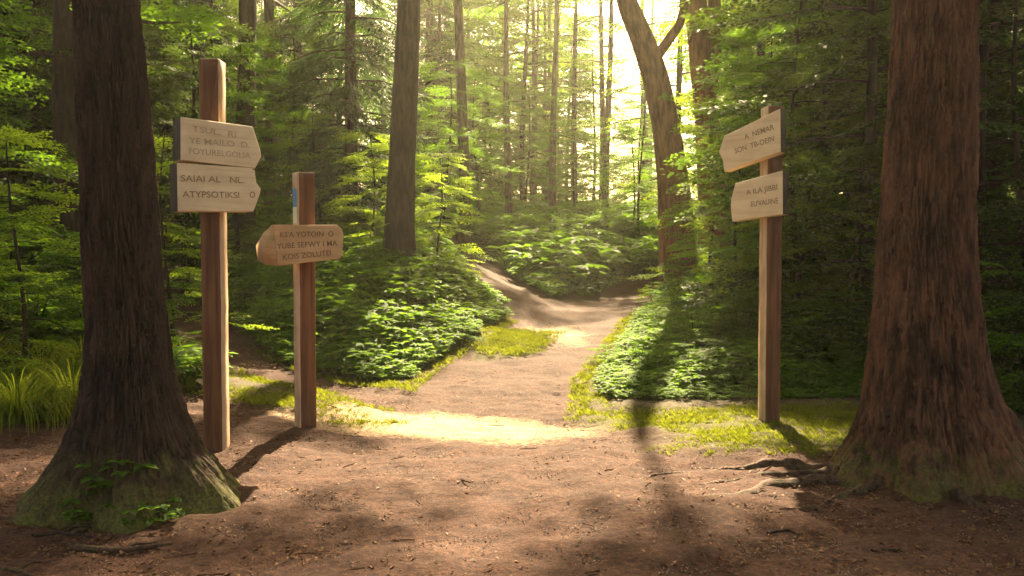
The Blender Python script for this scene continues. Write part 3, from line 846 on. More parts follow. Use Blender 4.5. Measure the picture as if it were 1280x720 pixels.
letters(b3, O3, r3, yaw, C0, 'KOIS ZOLUTEI', 354, 325, 414, 319, M['ink_brown'])

# right signpost
YR = 8.2
bx = PX(963, YR); bz = h1(bx, YR); base = np.array([bx, YR, bz]); top = P(963, 134, YR)[2]
e = empty('signpost', tuple(base)); tag(e, 'right signpost with two cream boards pointing left, next to the reddish trunk', 'signpost')
link('post', post_mesh(0.155, 0.155, top - bz, -1), e, rot=(0, 0, R(8)))
yaw = R(-50); t = 0.10
nrm = np.array([math.sin(yaw), -math.cos(yaw), 0.0])
C0 = np.array([bx, YR, 2.4]) + nrm * (0.0775 * 1.41 + t - 0.02)
b4, O4, r4 = board_obj(e, base, C0, yaw, [(975, 135.5), (905, 170), (898.5, 190), (903.7, 202), (905, 214.5), (975.5, 190)], t, M['board'], M['board_end'], end_edges=(5,))
letters.h = 0.07
letters(b4, O4, r4, yaw, C0, 'A  NEMAR', 931, 174.5, 968, 161.5, M['ink'])
letters(b4, O4, r4, yaw, C0, 'SON  TB-OEIN', 919, 192, 968, 176, M['ink'])
b5, O5, r5 = board_obj(e, base, C0, yaw, [(978, 213), (919, 229), (913.5, 250), (913, 258), (915, 277), (978, 268)], t, M['board'], M['board_end'], end_edges=(5,))
letters(b5, O5, r5, yaw, C0, 'A ILA JIBBI', 933, 244, 972, 237, M['ink'])
letters(b5, O5, r5, yaw, C0, "EU'VAUINE", 939, 258.5, 973, 254, M['ink'])

# ------------------------------------------------------------------ named trunks of the middle distance
TALLA = broad_tree(101, h=18, r=0.25, base=8.3, rmax=2.9, nb=32, per=5, sscale=1.3)
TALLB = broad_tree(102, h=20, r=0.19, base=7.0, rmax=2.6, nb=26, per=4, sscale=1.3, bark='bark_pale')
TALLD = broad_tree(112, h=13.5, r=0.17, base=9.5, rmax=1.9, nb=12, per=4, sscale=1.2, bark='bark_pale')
TALLC = broad_tree(103, h=18, r=0.24, base=4.0, rmax=3.0, nb=40, per=5, sscale=1.2)
LOWA = broad_tree(104, h=7.5, r=0.07, base=0.7, rmax=2.0, nb=34, per=5, sscale=0.95, shape='cone', up=0.1)
LOWB = broad_tree(105, h=6.0, r=0.06, base=0.5, rmax=1.9, nb=32, per=5, sscale=0.9, shape='oval', up=0.12)
LOWC = broad_tree(106, h=10, r=0.10, base=1.0, rmax=2.4, nb=42, per=5, sscale=1.05, up=0.15)
LOWD = broad_tree(107, h=5.2, r=0.05, base=0.5, rmax=1.8, nb=24, per=5, sscale=0.95, shape='cone', up=0.05, crown_mat='leaf_bright')
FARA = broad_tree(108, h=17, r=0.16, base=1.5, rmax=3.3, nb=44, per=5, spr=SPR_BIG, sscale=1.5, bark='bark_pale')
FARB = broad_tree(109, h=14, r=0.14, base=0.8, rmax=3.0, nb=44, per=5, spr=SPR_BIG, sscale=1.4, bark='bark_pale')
CONA = conifer(110, h=19, r=0.2, base=2.0, rmax=2.5)
CONB = conifer(111, h=17, r=0.16, base=1.2, rmax=2.2, tiers=30)
LOWE = broad_tree(113, h=11, r=0.12, base=2.0, rmax=2.8, nb=26, per=5, sscale=1.15, up=0.2, crown_mat='leaf_bright')
def dark(ms):  # crown copy with forest shade put into a darker leaf colour
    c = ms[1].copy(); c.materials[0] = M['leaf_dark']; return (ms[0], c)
LOWB_SHADE, LOWC_SHADE, FARB_SHADE = dark(LOWB), dark(LOWC), dark(FARB)
SHA = shrub_mesh(201, 1.5, 0.9, 44); SHB = shrub_mesh(202, 1.1, 0.8, 36, sscale=0.6)
SHC = shrub_mesh(203, 1.9, 1.0, 44, layers=5); SHD = shrub_mesh(204, 1.3, 0.9, 36, crown_mat='leaf_bright', layers=4)
SHE = shrub_mesh(205, 1.4, 0.9, 44, crown_mat='leaf_dark')

def at(px, Y): return PX(px, Y), Y
def T(meshes, px, Y, label, name='tree', group=None, rz=0.0, s=1.0):
    x, y = at(px, Y); return place_tree(meshes, name, x, y, label, 'tree', group, rz, s)

T(TALLA, 497, 16.0, 'straight dark trunk rising from the leafy mound left of the centre', 'tall_tree', rz=0.4, s=1.0)
T(TALLD, 581, 23.5, 'slim dark bluish trunk just right of the mound tree, by the upper fork', 'tall_tree', rz=1.0, s=1.0)
T(TALLD, 638, 30, 'slender pale trunk in the haze, first right of the slim dark one', 'slender_tree', rz=2.0, s=0.82)
T(TALLD, 692, 35, 'slender hazy trunk standing above the low green hill in the centre', 'slender_tree', rz=3.2, s=0.95)
T(TALLD, 756, 38, 'thin pale trunk crossing the bright sky gap', 'slender_tree', rz=4.1, s=1.0)
T(TALLC, 1030, 17.5, 'dark straight trunk between the right signpost and the reddish trunk', 'tall_tree', rz=2.6, s=0.95)
T(TALLD, 910, 28, 'thin straight golden-lit trunk above the right signpost', 'slender_tree', rz=5.0, s=1.0)
T(TALLA, 305, 20, 'dark trunk behind the two-board signpost among conifers', 'tall_tree', rz=1.9, s=0.95)
T(TALLB, 337, 25, 'narrow dark trunk just left of the short signpost', 'slender_tree', rz=0.9, s=0.95)
T(TALLC, 82, 13.5, 'shaded dark trunk directly left of the mossy furrowed trunk', 'tall_tree', rz=3.9, s=0.9)
T(TALLA, 1238, 14, 'shaded trunk in the dark foliage at the far right', 'tall_tree', rz=4.4, s=0.95)
T(TALLC, 8, 17, 'dark trunk at the far left edge behind low bright branches', 'tall_tree', rz=5.4, s=0.95)

def custom_tree(name, label, pxpts, Y, rads, forks, mat, crown_z, seed, nb=26, rmax=3.0, crown_mat='leaf_bright', lo=0.0):
    pts = np.array([P(px, py, Y + dy) for (px, py, dy) in pxpts])
    base = np.array([pts[0][0], pts[0][1], h1(pts[0][0], pts[0][1]) - 0.1])
    pts[0][2] = base[2] - 0.2
    n = 40; tt = np.linspace(0, 1, n); kk = np.linspace(0, 1, len(pts))
    S = np.stack([np.interp(tt, kk, pts[:, i]) for i in range(3)], 1)
    ker = np.hanning(7); ker /= ker.sum()
    S = np.stack([np.convolve(np.pad(S[:, i], 3, mode='edge'), ker, 'valid') for i in range(3)], 1)
    rr = np.interp(tt, kk, rads)
    acc = Acc(); acc.add(tube(S - base, rr, 18, 0.22, seed))
    g = np.random.default_rng(seed); Q = []
    ends = [(S[-1] - base, S[-1] - S[-6])]
    for fp, fr in forks:
        fpts = np.array([P(*q[:2], Y + q[2]) for q in fp]) - base
        m = 16; t2 = np.linspace(0, 1, m); k2 = np.linspace(0, 1, len(fpts))
        F_ = np.stack([np.interp(t2, k2, fpts[:, i]) for i in range(3)], 1)
        acc.add(tube(F_, np.interp(t2, [0, 1], fr), 10, 0.15, seed + 1))
        ends.append((F_[-1], F_[-1] - F_[-4]))
    for en, dr in ends:
        if lo + crown_z > 0: acc.add(tube(np.array([en, en + [0.1, 0.05, (lo + crown_z) * .3], en + [-0.05, 0.1, (lo + crown_z) * .65], en + [0.05, 0, lo + crown_z]]), [rads[-1] * .8, rads[-1] * .55, rads[-1] * .3, 0.01], 6, 0, cap=False))
    for k in range(nb):
        en, dr = ends[k % len(ends)]
        yaw = k * 2.4 + g.uniform(-.4, .4); R_ = rmax * g.uniform(0.5, 1.1)
        p = en + np.array([0, 0, lo + crown_z * (k / nb)])
        tip = p + np.array([math.cos(yaw), math.sin(yaw), g.uniform(0, 0.4)]) * R_
        p0 = en.copy()
        p0 = en + np.array([0, 0, max(0.0, (p[2] - en[2]) * 0.6)]); mid = (p0 + tip) / 2 + g.normal(0, 0.15, 3)
        acc.add(tube(np.array([p0, (p0 + mid) / 2 + g.normal(0, 0.06, 3), mid, tip]), [0.03, 0.024, 0.016, 0.005], 5, 0, cap=False))
        for s in range(7):
            Q.append(xf(SPR[g.integers(6)], p + (tip - p) * (0.1 + 0.15 * s), yaw + g.uniform(-1, 1), g.uniform(-.2, .3), g.uniform(-.3, .3), 1.25))
    e = empty(name, tuple(base)); tag(e, label, 'tree')
    link('trunk', acc.mesh('trunk', mat), e)
    link('crown', quads_mesh('crown', Q, M[crown_mat]), e)
    return e

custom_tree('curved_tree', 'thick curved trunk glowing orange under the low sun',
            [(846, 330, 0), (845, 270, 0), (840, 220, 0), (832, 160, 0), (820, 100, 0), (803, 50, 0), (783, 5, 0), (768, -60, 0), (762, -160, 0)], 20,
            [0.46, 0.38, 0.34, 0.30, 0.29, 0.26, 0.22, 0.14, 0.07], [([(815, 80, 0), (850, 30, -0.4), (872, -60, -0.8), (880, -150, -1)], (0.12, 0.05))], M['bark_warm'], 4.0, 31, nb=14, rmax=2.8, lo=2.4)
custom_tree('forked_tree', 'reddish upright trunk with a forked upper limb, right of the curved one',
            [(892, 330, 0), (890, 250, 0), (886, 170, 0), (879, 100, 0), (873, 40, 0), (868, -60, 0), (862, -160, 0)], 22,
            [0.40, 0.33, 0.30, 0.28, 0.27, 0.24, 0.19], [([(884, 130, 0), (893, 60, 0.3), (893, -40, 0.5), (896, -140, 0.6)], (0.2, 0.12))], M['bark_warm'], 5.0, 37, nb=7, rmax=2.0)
custom_tree('leaning_tree', 'thin trunk leaning left, between the right signpost boards and the dark straight trunk',
            [(1030, 300, 0), (1015, 220, 0), (1000, 150, 0), (988, 90, 0), (975, 20, 0), (968, -80, 0), (960, -160, 0)], 21,
            [0.12, 0.1, 0.09, 0.085, 0.08, 0.07, 0.06], [([(1000, 150, 0), (985, 128, 0), (960, 60, -0.3)], (0.05, 0.02))], M['bark'], 4.0, 41, nb=16, rmax=2.4, crown_mat='leaf')

# conifers on the left
for k, (px, Y, ms, s) in enumerate([(20, 19, CONA, 1.0), (62, 24, CONB, 1.0), (130, 27, CONA, 1.1), (212, 22, CONB, 1.0), (236, 29, CONA, 1.1), (272, 33, CONB, 1.15),
                                   (372, 36, CONA, 1.1), (440, 20, CONB, 0.95), (540, 40, CONA, 1.1), (-90, 22, CONA, 1.0), (-190, 26, CONB, 1.1), (345, 46, CONB, 1.2)]):
    lab = {0: 'dark drooping conifer at the far left edge, behind the nearest bright branches', 7: 'feathery drooping conifer between the short signpost and the mound tree'}.get(k)
    T(ms, px, Y, lab or 'dark feathery conifer in the shaded depth of the left side', 'conifer_tree', None if lab else 'conifers deep on the left side', rz=k * 1.3, s=s)

# layered understory near the trails, each its own thing
YS = [
 (LOWD, 462, 16.8, 0.52, 'low bright yellow-green tree spreading layered branches in front of the mound trunk', 'understory_tree', None),
 (LOWD, 545, 17.4, 0.5, 'low bright tree leaning over the mound top, right of the dark straight trunk', 'understory_tree', None),
 (LOWD, 25, 8.6, 0.50, 'small tree with bright flat branch layers at the left edge above the grass tussocks', 'understory_tree', None),
 (LOWB, -60, 10.5, 0.8, 'leafy small tree filling the left edge behind the bright layered one', 'understory_tree', None),
 (LOWD, 215, 11.8, 0.55, 'bright small tree showing between the mossy trunk and the tall signpost', 'understory_tree', None),
 (LOWA, 300, 17.5, 0.62, 'shaded young tree behind the tall left signpost', 'understory_tree', None),
 (LOWB, 400, 19.5, 0.55, 'green young tree right behind the short signpost', 'understory_tree', None),
]
for ms, px, Y, s, lab, nm, gr in YS: T(ms, px, Y, lab, nm, gr, rz=px * 0.37, s=s)

rg = np.random.default_rng(77)
# right-hand leafy wall
wall = [(1075, 12.5, LOWC_SHADE), (1000, 13.8, LOWB), (975, 15.8, LOWB), (1130, 14, LOWC_SHADE), (1220, 11.5, LOWC_SHADE), (1290, 10.5, LOWB_SHADE), (1340, 12, LOWC_SHADE), (1010, 16, LOWA),
        (1060, 19.5, LOWC), (1075, 18.5, LOWC), (1180, 17.5, LOWC_SHADE), (1290, 17, LOWC_SHADE), (975, 25, LOWC), (1120, 23, FARB), (1240, 22, FARB), (1040, 26, FARB), (1330, 21, FARB), (1430, 15, LOWC), (1400, 20, FARB), (1180, 29, FARA), (1290, 28, FARA), (1010, 33, FARA), (1100, 38, FARB)]
for k, (px, Y, ms) in enumerate(wall):
    T(ms, px, Y, 'leafy broad tree in the dense green wall behind the right signpost', 'broadleaf_tree', 'leafy trees massed on the right bank', rz=k * 1.7, s=float(rg.uniform(0.85, 1.05)) * (0.9 if ms is LOWB and Y < 16 else 1))
for px, Y, s_, lab in [(1000, 13.2, .62, 'bright small layered tree right behind the post of the right signpost'), (925, 15.0, .62, 'bright small layered tree on the bank just left of the right signpost'), (1062, 12.4, .55, 'bright small layered tree at the left side of the reddish trunk'), (885, 18.5, .7, 'small bright tree on the bank below the reddish forked trunk'), (1010, 18.0, 1.1, 'tall bright layered tree showing above the right signpost boards')]:
    T(LOWD, px, Y, lab, 'understory_tree', None, rz=px * 0.1, s=s_)
for px, Y, lab in [(945, 23, 'golden-lit leafy tree above the right signpost, left of the leaning thin trunk'), (1005, 21, 'bright yellow-green tree between the leaning thin trunk and the dark straight trunk'),
                   (850, 31, 'glowing leafy tree seen between the curved trunk and the reddish forked one'), (655, 40, 'pale green leafy tree in the haze left of the bright sky gap')]:
    T(LOWE, px, Y, lab, 'broadleaf_tree', None, rz=px * 0.1, s=1.15)
# left-hand depth
for k, (px, Y, ms) in enumerate([(-30, 13, LOWC_SHADE), (55, 16.5, LOWC_SHADE), (160, 18, LOWB_SHADE), (230, 17, LOWB_SHADE), (100, 22, LOWC_SHADE), (270, 24, LOWC_SHADE), (360, 24, LOWB_SHADE), (430, 27, LOWC_SHADE), (480, 31, LOWC_SHADE), (190, 30, FARB_SHADE), (-120, 16, LOWC_SHADE), (-200, 14, LOWC_SHADE), (20, 30, FARB_SHADE), (330, 38, FARB), (420, 42, FARA)]):
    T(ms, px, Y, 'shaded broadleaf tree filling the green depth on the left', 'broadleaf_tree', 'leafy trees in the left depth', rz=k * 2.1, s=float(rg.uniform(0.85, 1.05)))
# hazy centre: low young trees, then far wood
for k, (px, Y, ms) in enumerate([(555, 24, LOWB), (600, 29, LOWB), (655, 34, LOWA), (720, 37, LOWB), (790, 33, LOWB), (800, 29, LOWB), (935, 27, LOWB), (740, 44, LOWC), (670, 46, LOWC), (610, 42, LOWC), (800, 46, LOWC)]):
    T(ms, px, Y, 'small hazy green tree behind the low hill in the centre', 'young_tree', 'young trees behind the central hill', rz=k * 2.7, s=float(rg.uniform(0.7, 0.9)))
for k, (px, Y, ms) in enumerate([(545, 38, FARB), (590, 46, FARA), (630, 50, FARB), (665, 44, FARB), (700, 56, FARB), (905, 42, FARB), (930, 36, FARA), (560, 54, FARA), (610, 62, FARA), (690, 66, FARA), (920, 60, FARA)]):
    T(ms, px, Y, '', 'hazy_tree', 'hazy trees beyond the fork', rz=k * 1.9, s=0.95)
k = 0
for row, (Y, n) in enumerate([(50, 11), (60, 12), (74, 13), (92, 14), (112, 15)]):
    for i in range(n):
        px = -150 + 1560 * (i + 0.5 * (row % 2) + rg.uniform(-0.3, 0.3)) / n
        if 715 < px < 880 and Y < 100: 
            s = 0.42
        else: s = float(rg.uniform(0.85, 1.15)) + (0.1 if Y > 80 else 0)
        T([FARA, FARB, CONA][k % 3] if px < 560 else [FARA, FARB][k % 2], px, Y, 'distant pale green tree fading into the bright haze', 'distant_tree', 'distant trees fading into haze', rz=k * 1.1, s=s)
        k += 1
# bare hazy stems
for i in range(15):
    px = float(rg.uniform(560, 960)); Y = float(rg.uniform(36, 70))
    T((TALLB[0], None), px, Y, 'bare thin stem standing in the golden haze beyond the paths', 'slender_tree', 'thin stems in the central haze', rz=i * 1.0, s=float(rg.uniform(0.7, 1.0)))

# ------------------------------------------------------------------ shrubs on the banks
shr = [(SHC, 335, 12.9, .32), (SHA, 395, 12.6, .34), (SHB, 455, 12.2, .4), (SHC, 520, 12.8, .3), (SHB, 575, 13.2, .34), (SHA, 430, 13.8, .38), (SHC, 360, 14.4, .4), (SHA, 490, 14.4, .4), (SHB, 545, 14.2, .36), (SHE, 300, 14.0, .45), (SHE, 395, 15.6, .5), (SHD, 530, 15.6, .36)]
for k, (ms, px, Y, s) in enumerate(shr):
    x, y = at(px, Y); place_tree(ms, 'shrub', x, y, 'leafy shrub growing on the mound behind the short signpost', 'shrub', 'shrubs covering the left mound', k * 1.3, s, 0.08, parts=('stem', 'foliage'))
shr = [(SHC, 800, 11.6, .32), (SHA, 850, 11.2, .36), (SHE, 905, 11.0, .42), (SHC, 870, 12.6, .5), (SHA, 930, 12.4, .6), (SHE, 1000, 11.4, .6), (SHA, 1060, 11.5, .8), (SHC, 985, 13, .8), (SHE, 1110, 11.2, .8),
       (SHA, 1180, 11, .9), (SHE, 1240, 10, .9), (SHC, 1290, 9.2, .9), (SHD, 815, 18.8, .3), (SHA, 850, 18.3, .6), (SHD, 900, 15.5, .7), (SHD, 960, 16, .9), (SHA, 880, 18.5, .8), (SHC, 1150, 12.8, 1.0), (SHB, 760, 12.2, .3), (SHC, 845, 14.5, .45), (SHE, 1330, 9.5, 1), (SHD, 1030, 12.6, .8)]
for k, (ms, px, Y, s) in enumerate(shr):
    x, y = at(px, Y); place_tree(ms, 'shrub', x, y, 'leafy shrub growing on the bank behind the right signpost', 'shrub', 'shrubs covering the right bank', k * 1.9, s, 0.08, parts=('stem', 'foliage'))
shr = [(SHE, -60, 8.6, .8), (SHA, 40, 10.2, .8), (SHC, 110, 10.5, .7), (SHE, 0, 12, .9), (SHA, -150, 8.2, 1), (SHE, 80, 12.5, .8), (SHC, 190, 13, .6), (SHA, 225, 10.4, .35)]
for k, (ms, px, Y, s) in enumerate(shr):
    x, y = at(px, Y); place_tree(ms, 'shrub', x, y, 'leafy shrub above the grass tussocks at the left edge', 'shrub', 'shrubs on the left slope', k * 1.9, s, 0.08, parts=('stem', 'foliage'))

# ------------------------------------------------------------------ undergrowth (uncountable)
def plant(seed, leaf=0.125, n=4, h=0.28):
    """a few stems each ending in a whorl of leaves"""
    g = np.random.default_rng(seed); Q = []
    for k in range(n):
        a = g.uniform(0, 6.28); r = g.uniform(0.02, 0.2); z = h * g.uniform(0.45, 1.05)
        c = np.array([math.cos(a) * r, math.sin(a) * r, z])
        s0 = np.array([c[0] * 0.3, c[1] * 0.3, -0.03]); sd = (c - s0) / np.linalg.norm(c - s0)
        Q.append([s0, s0 + (c - s0) * .5 + [0.003, 0, 0], c, s0 + (c - s0) * .5 - [0.003, 0, 0]])
        m = g.integers(5, 8); a0 = g.uniform(0, 6.28)
        for j in range(m):
            b = a0 + j * 6.28 / m + g.uniform(-.2, .2)
            d = np.array([math.cos(b), math.sin(b), g.uniform(-0.35, 0.15)]); d /= np.linalg.norm(d)
            l = leaf * g.uniform(0.75, 1.25)
            Q.append(quad_leaf(c, d, np.array([g.uniform(-.25, .25), g.uniform(-.25, .25), 1]), l, l * 0.5, 0.2))
    return np.array(Q)
PL = [plant(300 + i) for i in range(8)]

def scatter(name, label, pts, mat, lib, smin, smax, seed):
    g = np.random.default_rng(seed); Qs = []
    z = H(pts[:, 0], pts[:, 1])
    which = g.integers(len(lib), size=len(pts))
    for w_ in range(len(lib)):
        sel = np.where(which == w_)[0]
        if not len(sel): continue
        a = g.uniform(0, 6.28, len(sel)); s = g.uniform(smin, smax, len(sel))
        if pts.shape[1] > 2: s = s * pts[sel, 2]
        ca, sa = np.cos(a) * s, np.sin(a) * s
        Q = lib[w_].reshape(-1, 3)
        X = Q[None, :, 0] * ca[:, None] - Q[None, :, 1] * sa[:, None] + pts[sel, 0][:, None]
        Y = Q[None, :, 0] * sa[:, None] + Q[None, :, 1] * ca[:, None] + pts[sel, 1][:, None]
        Z = Q[None, :, 2] * s[:, None] + z[sel][:, None] - 0.01
        Qs.append(np.stack([X, Y, Z], -1).reshape(-1, 4, 3))
    o = link(name, quads_mesh(name, Qs, mat)); tag(o, label, name.replace('_', ' '), None, 'stuff'); return o

def rand_pts(n, x0, x1, y0, y1, seed):
    g = np.random.default_rng(seed)
    return np.c_[g.uniform(x0, x1, n), g.uniform(y0, y1, n)]

bankline = lambda x: 9.55 + 0.0 * x
def left_mound():
    p = rand_pts(26000, -6.5, 1.4, 10.3, 24, 1)
    x, y = p[:, 0], p[:, 1]; sd = path_sd(x, y); px = 640 + FPX * x / y
    lim = 10.9 + 0.25 * fbm(x * 2, y * 2, 2, 4)
    farside = seg_dist(x, y, farP, [0] * len(farP))
    ok = (sd > 0.12 + 0.2 * vnoise(x * 2, y * 2, 8)) & (y > lim) & (px > 215) & (x < 0.02 * y + 0.7)
    pp = 640 + FPX * farP[:, 0] / farP[:, 1]; o_ = np.argsort(pp)
    ok &= (px > 470) | (y > np.interp(px, pp[o_], farP[o_, 1]) + 0.55)
    ok &= (ell(x, y, 0.25, 13.8, 0.6, 1.5, -0.3) < 0.15) 
    ok &= np.random.default_rng(5).random(len(x)) < np.clip(14 / y, 0, 1)
    s = 1 + 0.5 * np.clip((y - 14) / 10, 0, 1)
    return np.c_[p, s * np.clip(0.35 + np.minimum(sd, y - lim) * 0.6, 0.35, 1.15) * (1 + 0.5 * fbm(x * 1.1, y * 1.1, 2, 55))][ok]
scatter('undergrowth', 'dense layered leafy undergrowth covering the mound left of the path', left_mound(), M['cover'], PL, 0.85, 1.35, 1)
def right_bank():
    p = rand_pts(34000, 0.3, 10.5, 8.6, 24, 2)
    x, y = p[:, 0], p[:, 1]; sd = path_sd(x, y)
    lim = 9.75 + 0.2 * fbm(x * 2, y * 2, 2, 14) - 0.9 * np.clip((x - 4.2) / 1, 0, 1.5)
    ok = (sd > 0.18 + 0.2 * vnoise(x * 2, y * 2, 8)) & (y > lim) & (x > 0.6)
    ok &= np.random.default_rng(6).random(len(x)) < np.clip(13 / y, 0, 1)
    return np.c_[p, (1 + 0.5 * np.clip((y - 14) / 10, 0, 1)) * np.clip(0.3 + np.minimum(sd, y - lim) * 0.5, 0.3, 1.2) * (1 + 0.5 * fbm(x * 1.1, y * 1.1, 2, 56))][ok]
scatter('undergrowth', 'dark green undergrowth spilling down the bank right of the path', right_bank(), M['cover'], PL, 0.7, 1.25, 2)
def centre_hill():
    p = rand_pts(16000, -3, 9, 17.5, 40, 3)
    x, y = p[:, 0], p[:, 1]; sd = path_sd(x, y); px = 640 + FPX * x / y
    ok = (sd > 0.1) & (px > 575) & (px < 900)
    return np.c_[p, 1.5 * np.clip(0.4 + sd * 0.5, 0.4, 1)][ok]
scatter('undergrowth', 'low bluish green undergrowth on the small hill between the two forks', centre_hill(), M['cover_cool'], PL, 0.7, 1.3, 3)
def left_slope():
    p = rand_pts(13000, -10, -2.6, 7.6, 20, 4)
    x, y = p[:, 0], p[:, 1]; sd = path_sd(x, y); px = 640 + FPX * x / y
    pp = 640 + FPX * farP[:, 0] / farP[:, 1]; o_ = np.argsort(pp)
    ok = (sd > 0.15) & (px < 260) & (px > -260) & ((px < -70) | (px > 125) | (y > 9.7)) & ((px < 185) | (y < 9.9)) & (y > 8.1 + 0.9 * np.clip((x + 5) / 1.5, 0, 1))
    return np.c_[p, np.full(len(x), 1.1)][ok]
scatter('undergrowth', 'shaded leafy undergrowth on the slope at the left edge', left_slope(), M['cover'], PL, 0.7, 1.2, 4)
def deep():
    p = rand_pts(15000, -34, 34, 20, 62, 8)
    x, y = p[:, 0], p[:, 1]; sd = path_sd(x, y)
    ok = (sd > 0.3) & (np.abs(x) < y * 0.75)
    return np.c_[p, np.full(len(x), 2.6)][ok]
scatter('forest_floor_plants', 'green plants carpeting the forest floor farther back', deep(), M['leaf'], PL, 0.7, 1.3, 5)

# short grass on the verges
def blades(seed, n=9, h=0.06, wd=0.004, spread=0.04):
    g = np.random.default_rng(seed); Q = []
    for k in range(n):
        a = g.uniform(0, 6.28); b = np.array([g.uniform(-spread, spread), g.uniform(-spread, spread), -0.005])
        d = np.array([math.cos(a) * .5, math.sin(a) * .5, 1]) * h * g.uniform(.5, 1.2); s = np.array([-math.sin(a), math.cos(a), 0]) * wd
        Q.append([b - s, b + s, b + d * .6 + s * .6, b + d + [math.cos(a) * h * .3, math.sin(a) * h * .3, 0]])
    return np.array(Q)
GR = [blades(400 + i) for i in range(5)]
def verge():
    p = rand_pts(90000, -3.5, 5.5, 6.2, 16.5, 9); x, y = p[:, 0], p[:, 1]
    d, m, s, sd = masks(x, y)
    pr = np.clip((m - 0.25) * 1.6 + 0.7 * fbm(x * 2.5, y * 2.5, 3, 77), 0, 1) * (m > 0.08) * np.clip(0.75 + 1.2 * fbm(x * 1.3, y * 1.3, 3, 99), 0.1, 1)
    edge = (np.abs(sd - 0.12) < 0.22) & (y > 8.8)
    pr = np.maximum(pr, edge * 0.35)
    ok = np.random.default_rng(10).random(len(x)) < pr
    return p[ok]
scatter('grass', 'short sunlit yellow-green grass and moss along the path verges', verge(), M['moss_grass'], GR, 0.35, 0.9, 6)

# arching grass tussocks on the left
def tussock(seed, n=420, h=0.55):
    g = np.random.default_rng(seed); V = []; F = []
    for k in range(n):
        a = g.uniform(0, 6.28); r0 = g.uniform(0, 0.09); L_ = h * g.uniform(0.65, 1.25); lean = g.uniform(0.15, 1.1)
        b = np.array([math.cos(a) * r0, math.sin(a) * r0, -0.03]); w_ = g.uniform(0.003, 0.006)
        s = np.array([-math.sin(a), math.cos(a), 0]); m = 7; i0 = len(V)
        p = b.copy(); el = math.pi / 2 - lean * 0.45
        for j in range(m):
            t = j / (m - 1); ww = w_ * (1 - t) ** 0.7 + 0.0006
            V.append(p - s * ww); V.append(p + s * ww)
            p = p + np.array([math.cos(a) * math.cos(el), math.sin(a) * math.cos(el), math.sin(el)]) * L_ / (m - 1)
            el -= (0.28 + 0.32 * lean) * (0.6 + t)
        for j in range(m - 1): F.append((i0 + 2 * j, i0 + 2 * j + 1, i0 + 2 * j + 3, i0 + 2 * j + 2))
    return mesh_np('grass_tussock', V, F, M['grass'])
TU = [tussock(500), tussock(501, 380), tussock(502, 320, 0.45)]
for k, (px, Y, s, lab) in enumerate([
    (18, 7.5, 1.05, 'arching grass tussock lowest at the left edge, beside the bare earth'),
    (88, 8.0, 1.1, 'bright green arching tussock touching the left side of the mossy trunk'),
    (48, 8.7, 1.15, 'yellow-green tussock higher on the slope, middle of the left-edge grasses'),
    (-30, 8.3, 1.2, 'shaded tussock cut by the left picture edge'),
    (100, 9.0, 1.0, 'topmost bright tussock just left of the mossy trunk'),
    (66, 7.7, 0.8, 'small darker tussock between the lowest and the bright one'),
    (225, 9.3, 0.75, 'small sunlit tussock between the mossy trunk and the tall signpost'),
    (212, 10.2, 0.8, 'bright tussock beside the narrow side path, upper one right of the mossy trunk')]):
    x, y = at(px, Y); o = link('grass_tussock', TU[k % 3], None, (x, y, h1(x, y)), (0, 0, k * 1.2), s * 1.3)
    tag(o, lab, 'grass tussock', 'arching grass tussocks')

# ------------------------------------------------------------------ small things on the forest floor
def seedling(seed, n=9, h=0.2, leaf=0.07, wr=0.75):
    g = np.random.default_rng(seed); acc = Acc(); Q = []
    for k in range(n):
        a = g.uniform(0, 6.28); r = g.uniform(0.03, 0.16); z = h * g.uniform(0.3, 1.0)
        c = np.array([math.cos(a) * r, math.sin(a) * r, z])
        tt = np.linspace(0, 1, 5)[:, None]; b = np.array([c[0] * .2, c[1] * .2, -0.03])
        acc.add(tube(b + (c - b) * tt + np.array([0, 0, 1]) * 0.03 * np.sin(tt * 3.1), np.linspace(0.0028, 0.0014, 5), 5, 0, cap=False))
        for j in range(3):
            bb = a + (j - 1) * 1.7 + g.uniform(-.3, .3)
            d = np.array([math.cos(bb), math.sin(bb), g.uniform(-.2, .1)]); d /= np.linalg.norm(d); l = leaf * g.uniform(.7, 1.2)
            s = np.array([-d[1], d[0], 0]); u = np.array([0, 0, 1.0])
            pts = [c, c + d * l * .3 + s * l * wr * .42 + u * .006, c + d * l * .7 + s * l * wr * .4 + u * .004, c + d * l - u * .01,
                   c + d * l * .7 - s * l * wr * .4 + u * .004, c + d * l * .3 - s * l * wr * .42 + u * .006]
            mid1, mid2 = c + d * l * .3 - u * .004, c + d * l * .7 - u * .006
            Q += [[pts[0], pts[1], mid1, pts[5]], [pts[1], pts[2], mid2, mid1], [mid1, mid2, pts[4], pts[5]], [mid2, pts[2], pts[3], pts[4]]]
    return acc.mesh('stem', M['leaf_dark']), quads_mesh('foliage', np.array(Q), M['cover'])
SD = [seedling(600, 26, 0.3, 0.075), seedling(601, 16, 0.2, 0.09), seedling(602, 14, 0.12, 0.06)]
def foot(px, py):
    """ground distance of a pixel in the flat foreground"""
    lo, hi = 2.5, 14.0
    for _ in range(30):
        m = (lo + hi) / 2; q = P(px, py, m)
        if q[2] > h1(q[0], q[1]): lo = m
        else: hi = m
    q = P(px, py, lo); return q[0], q[1]
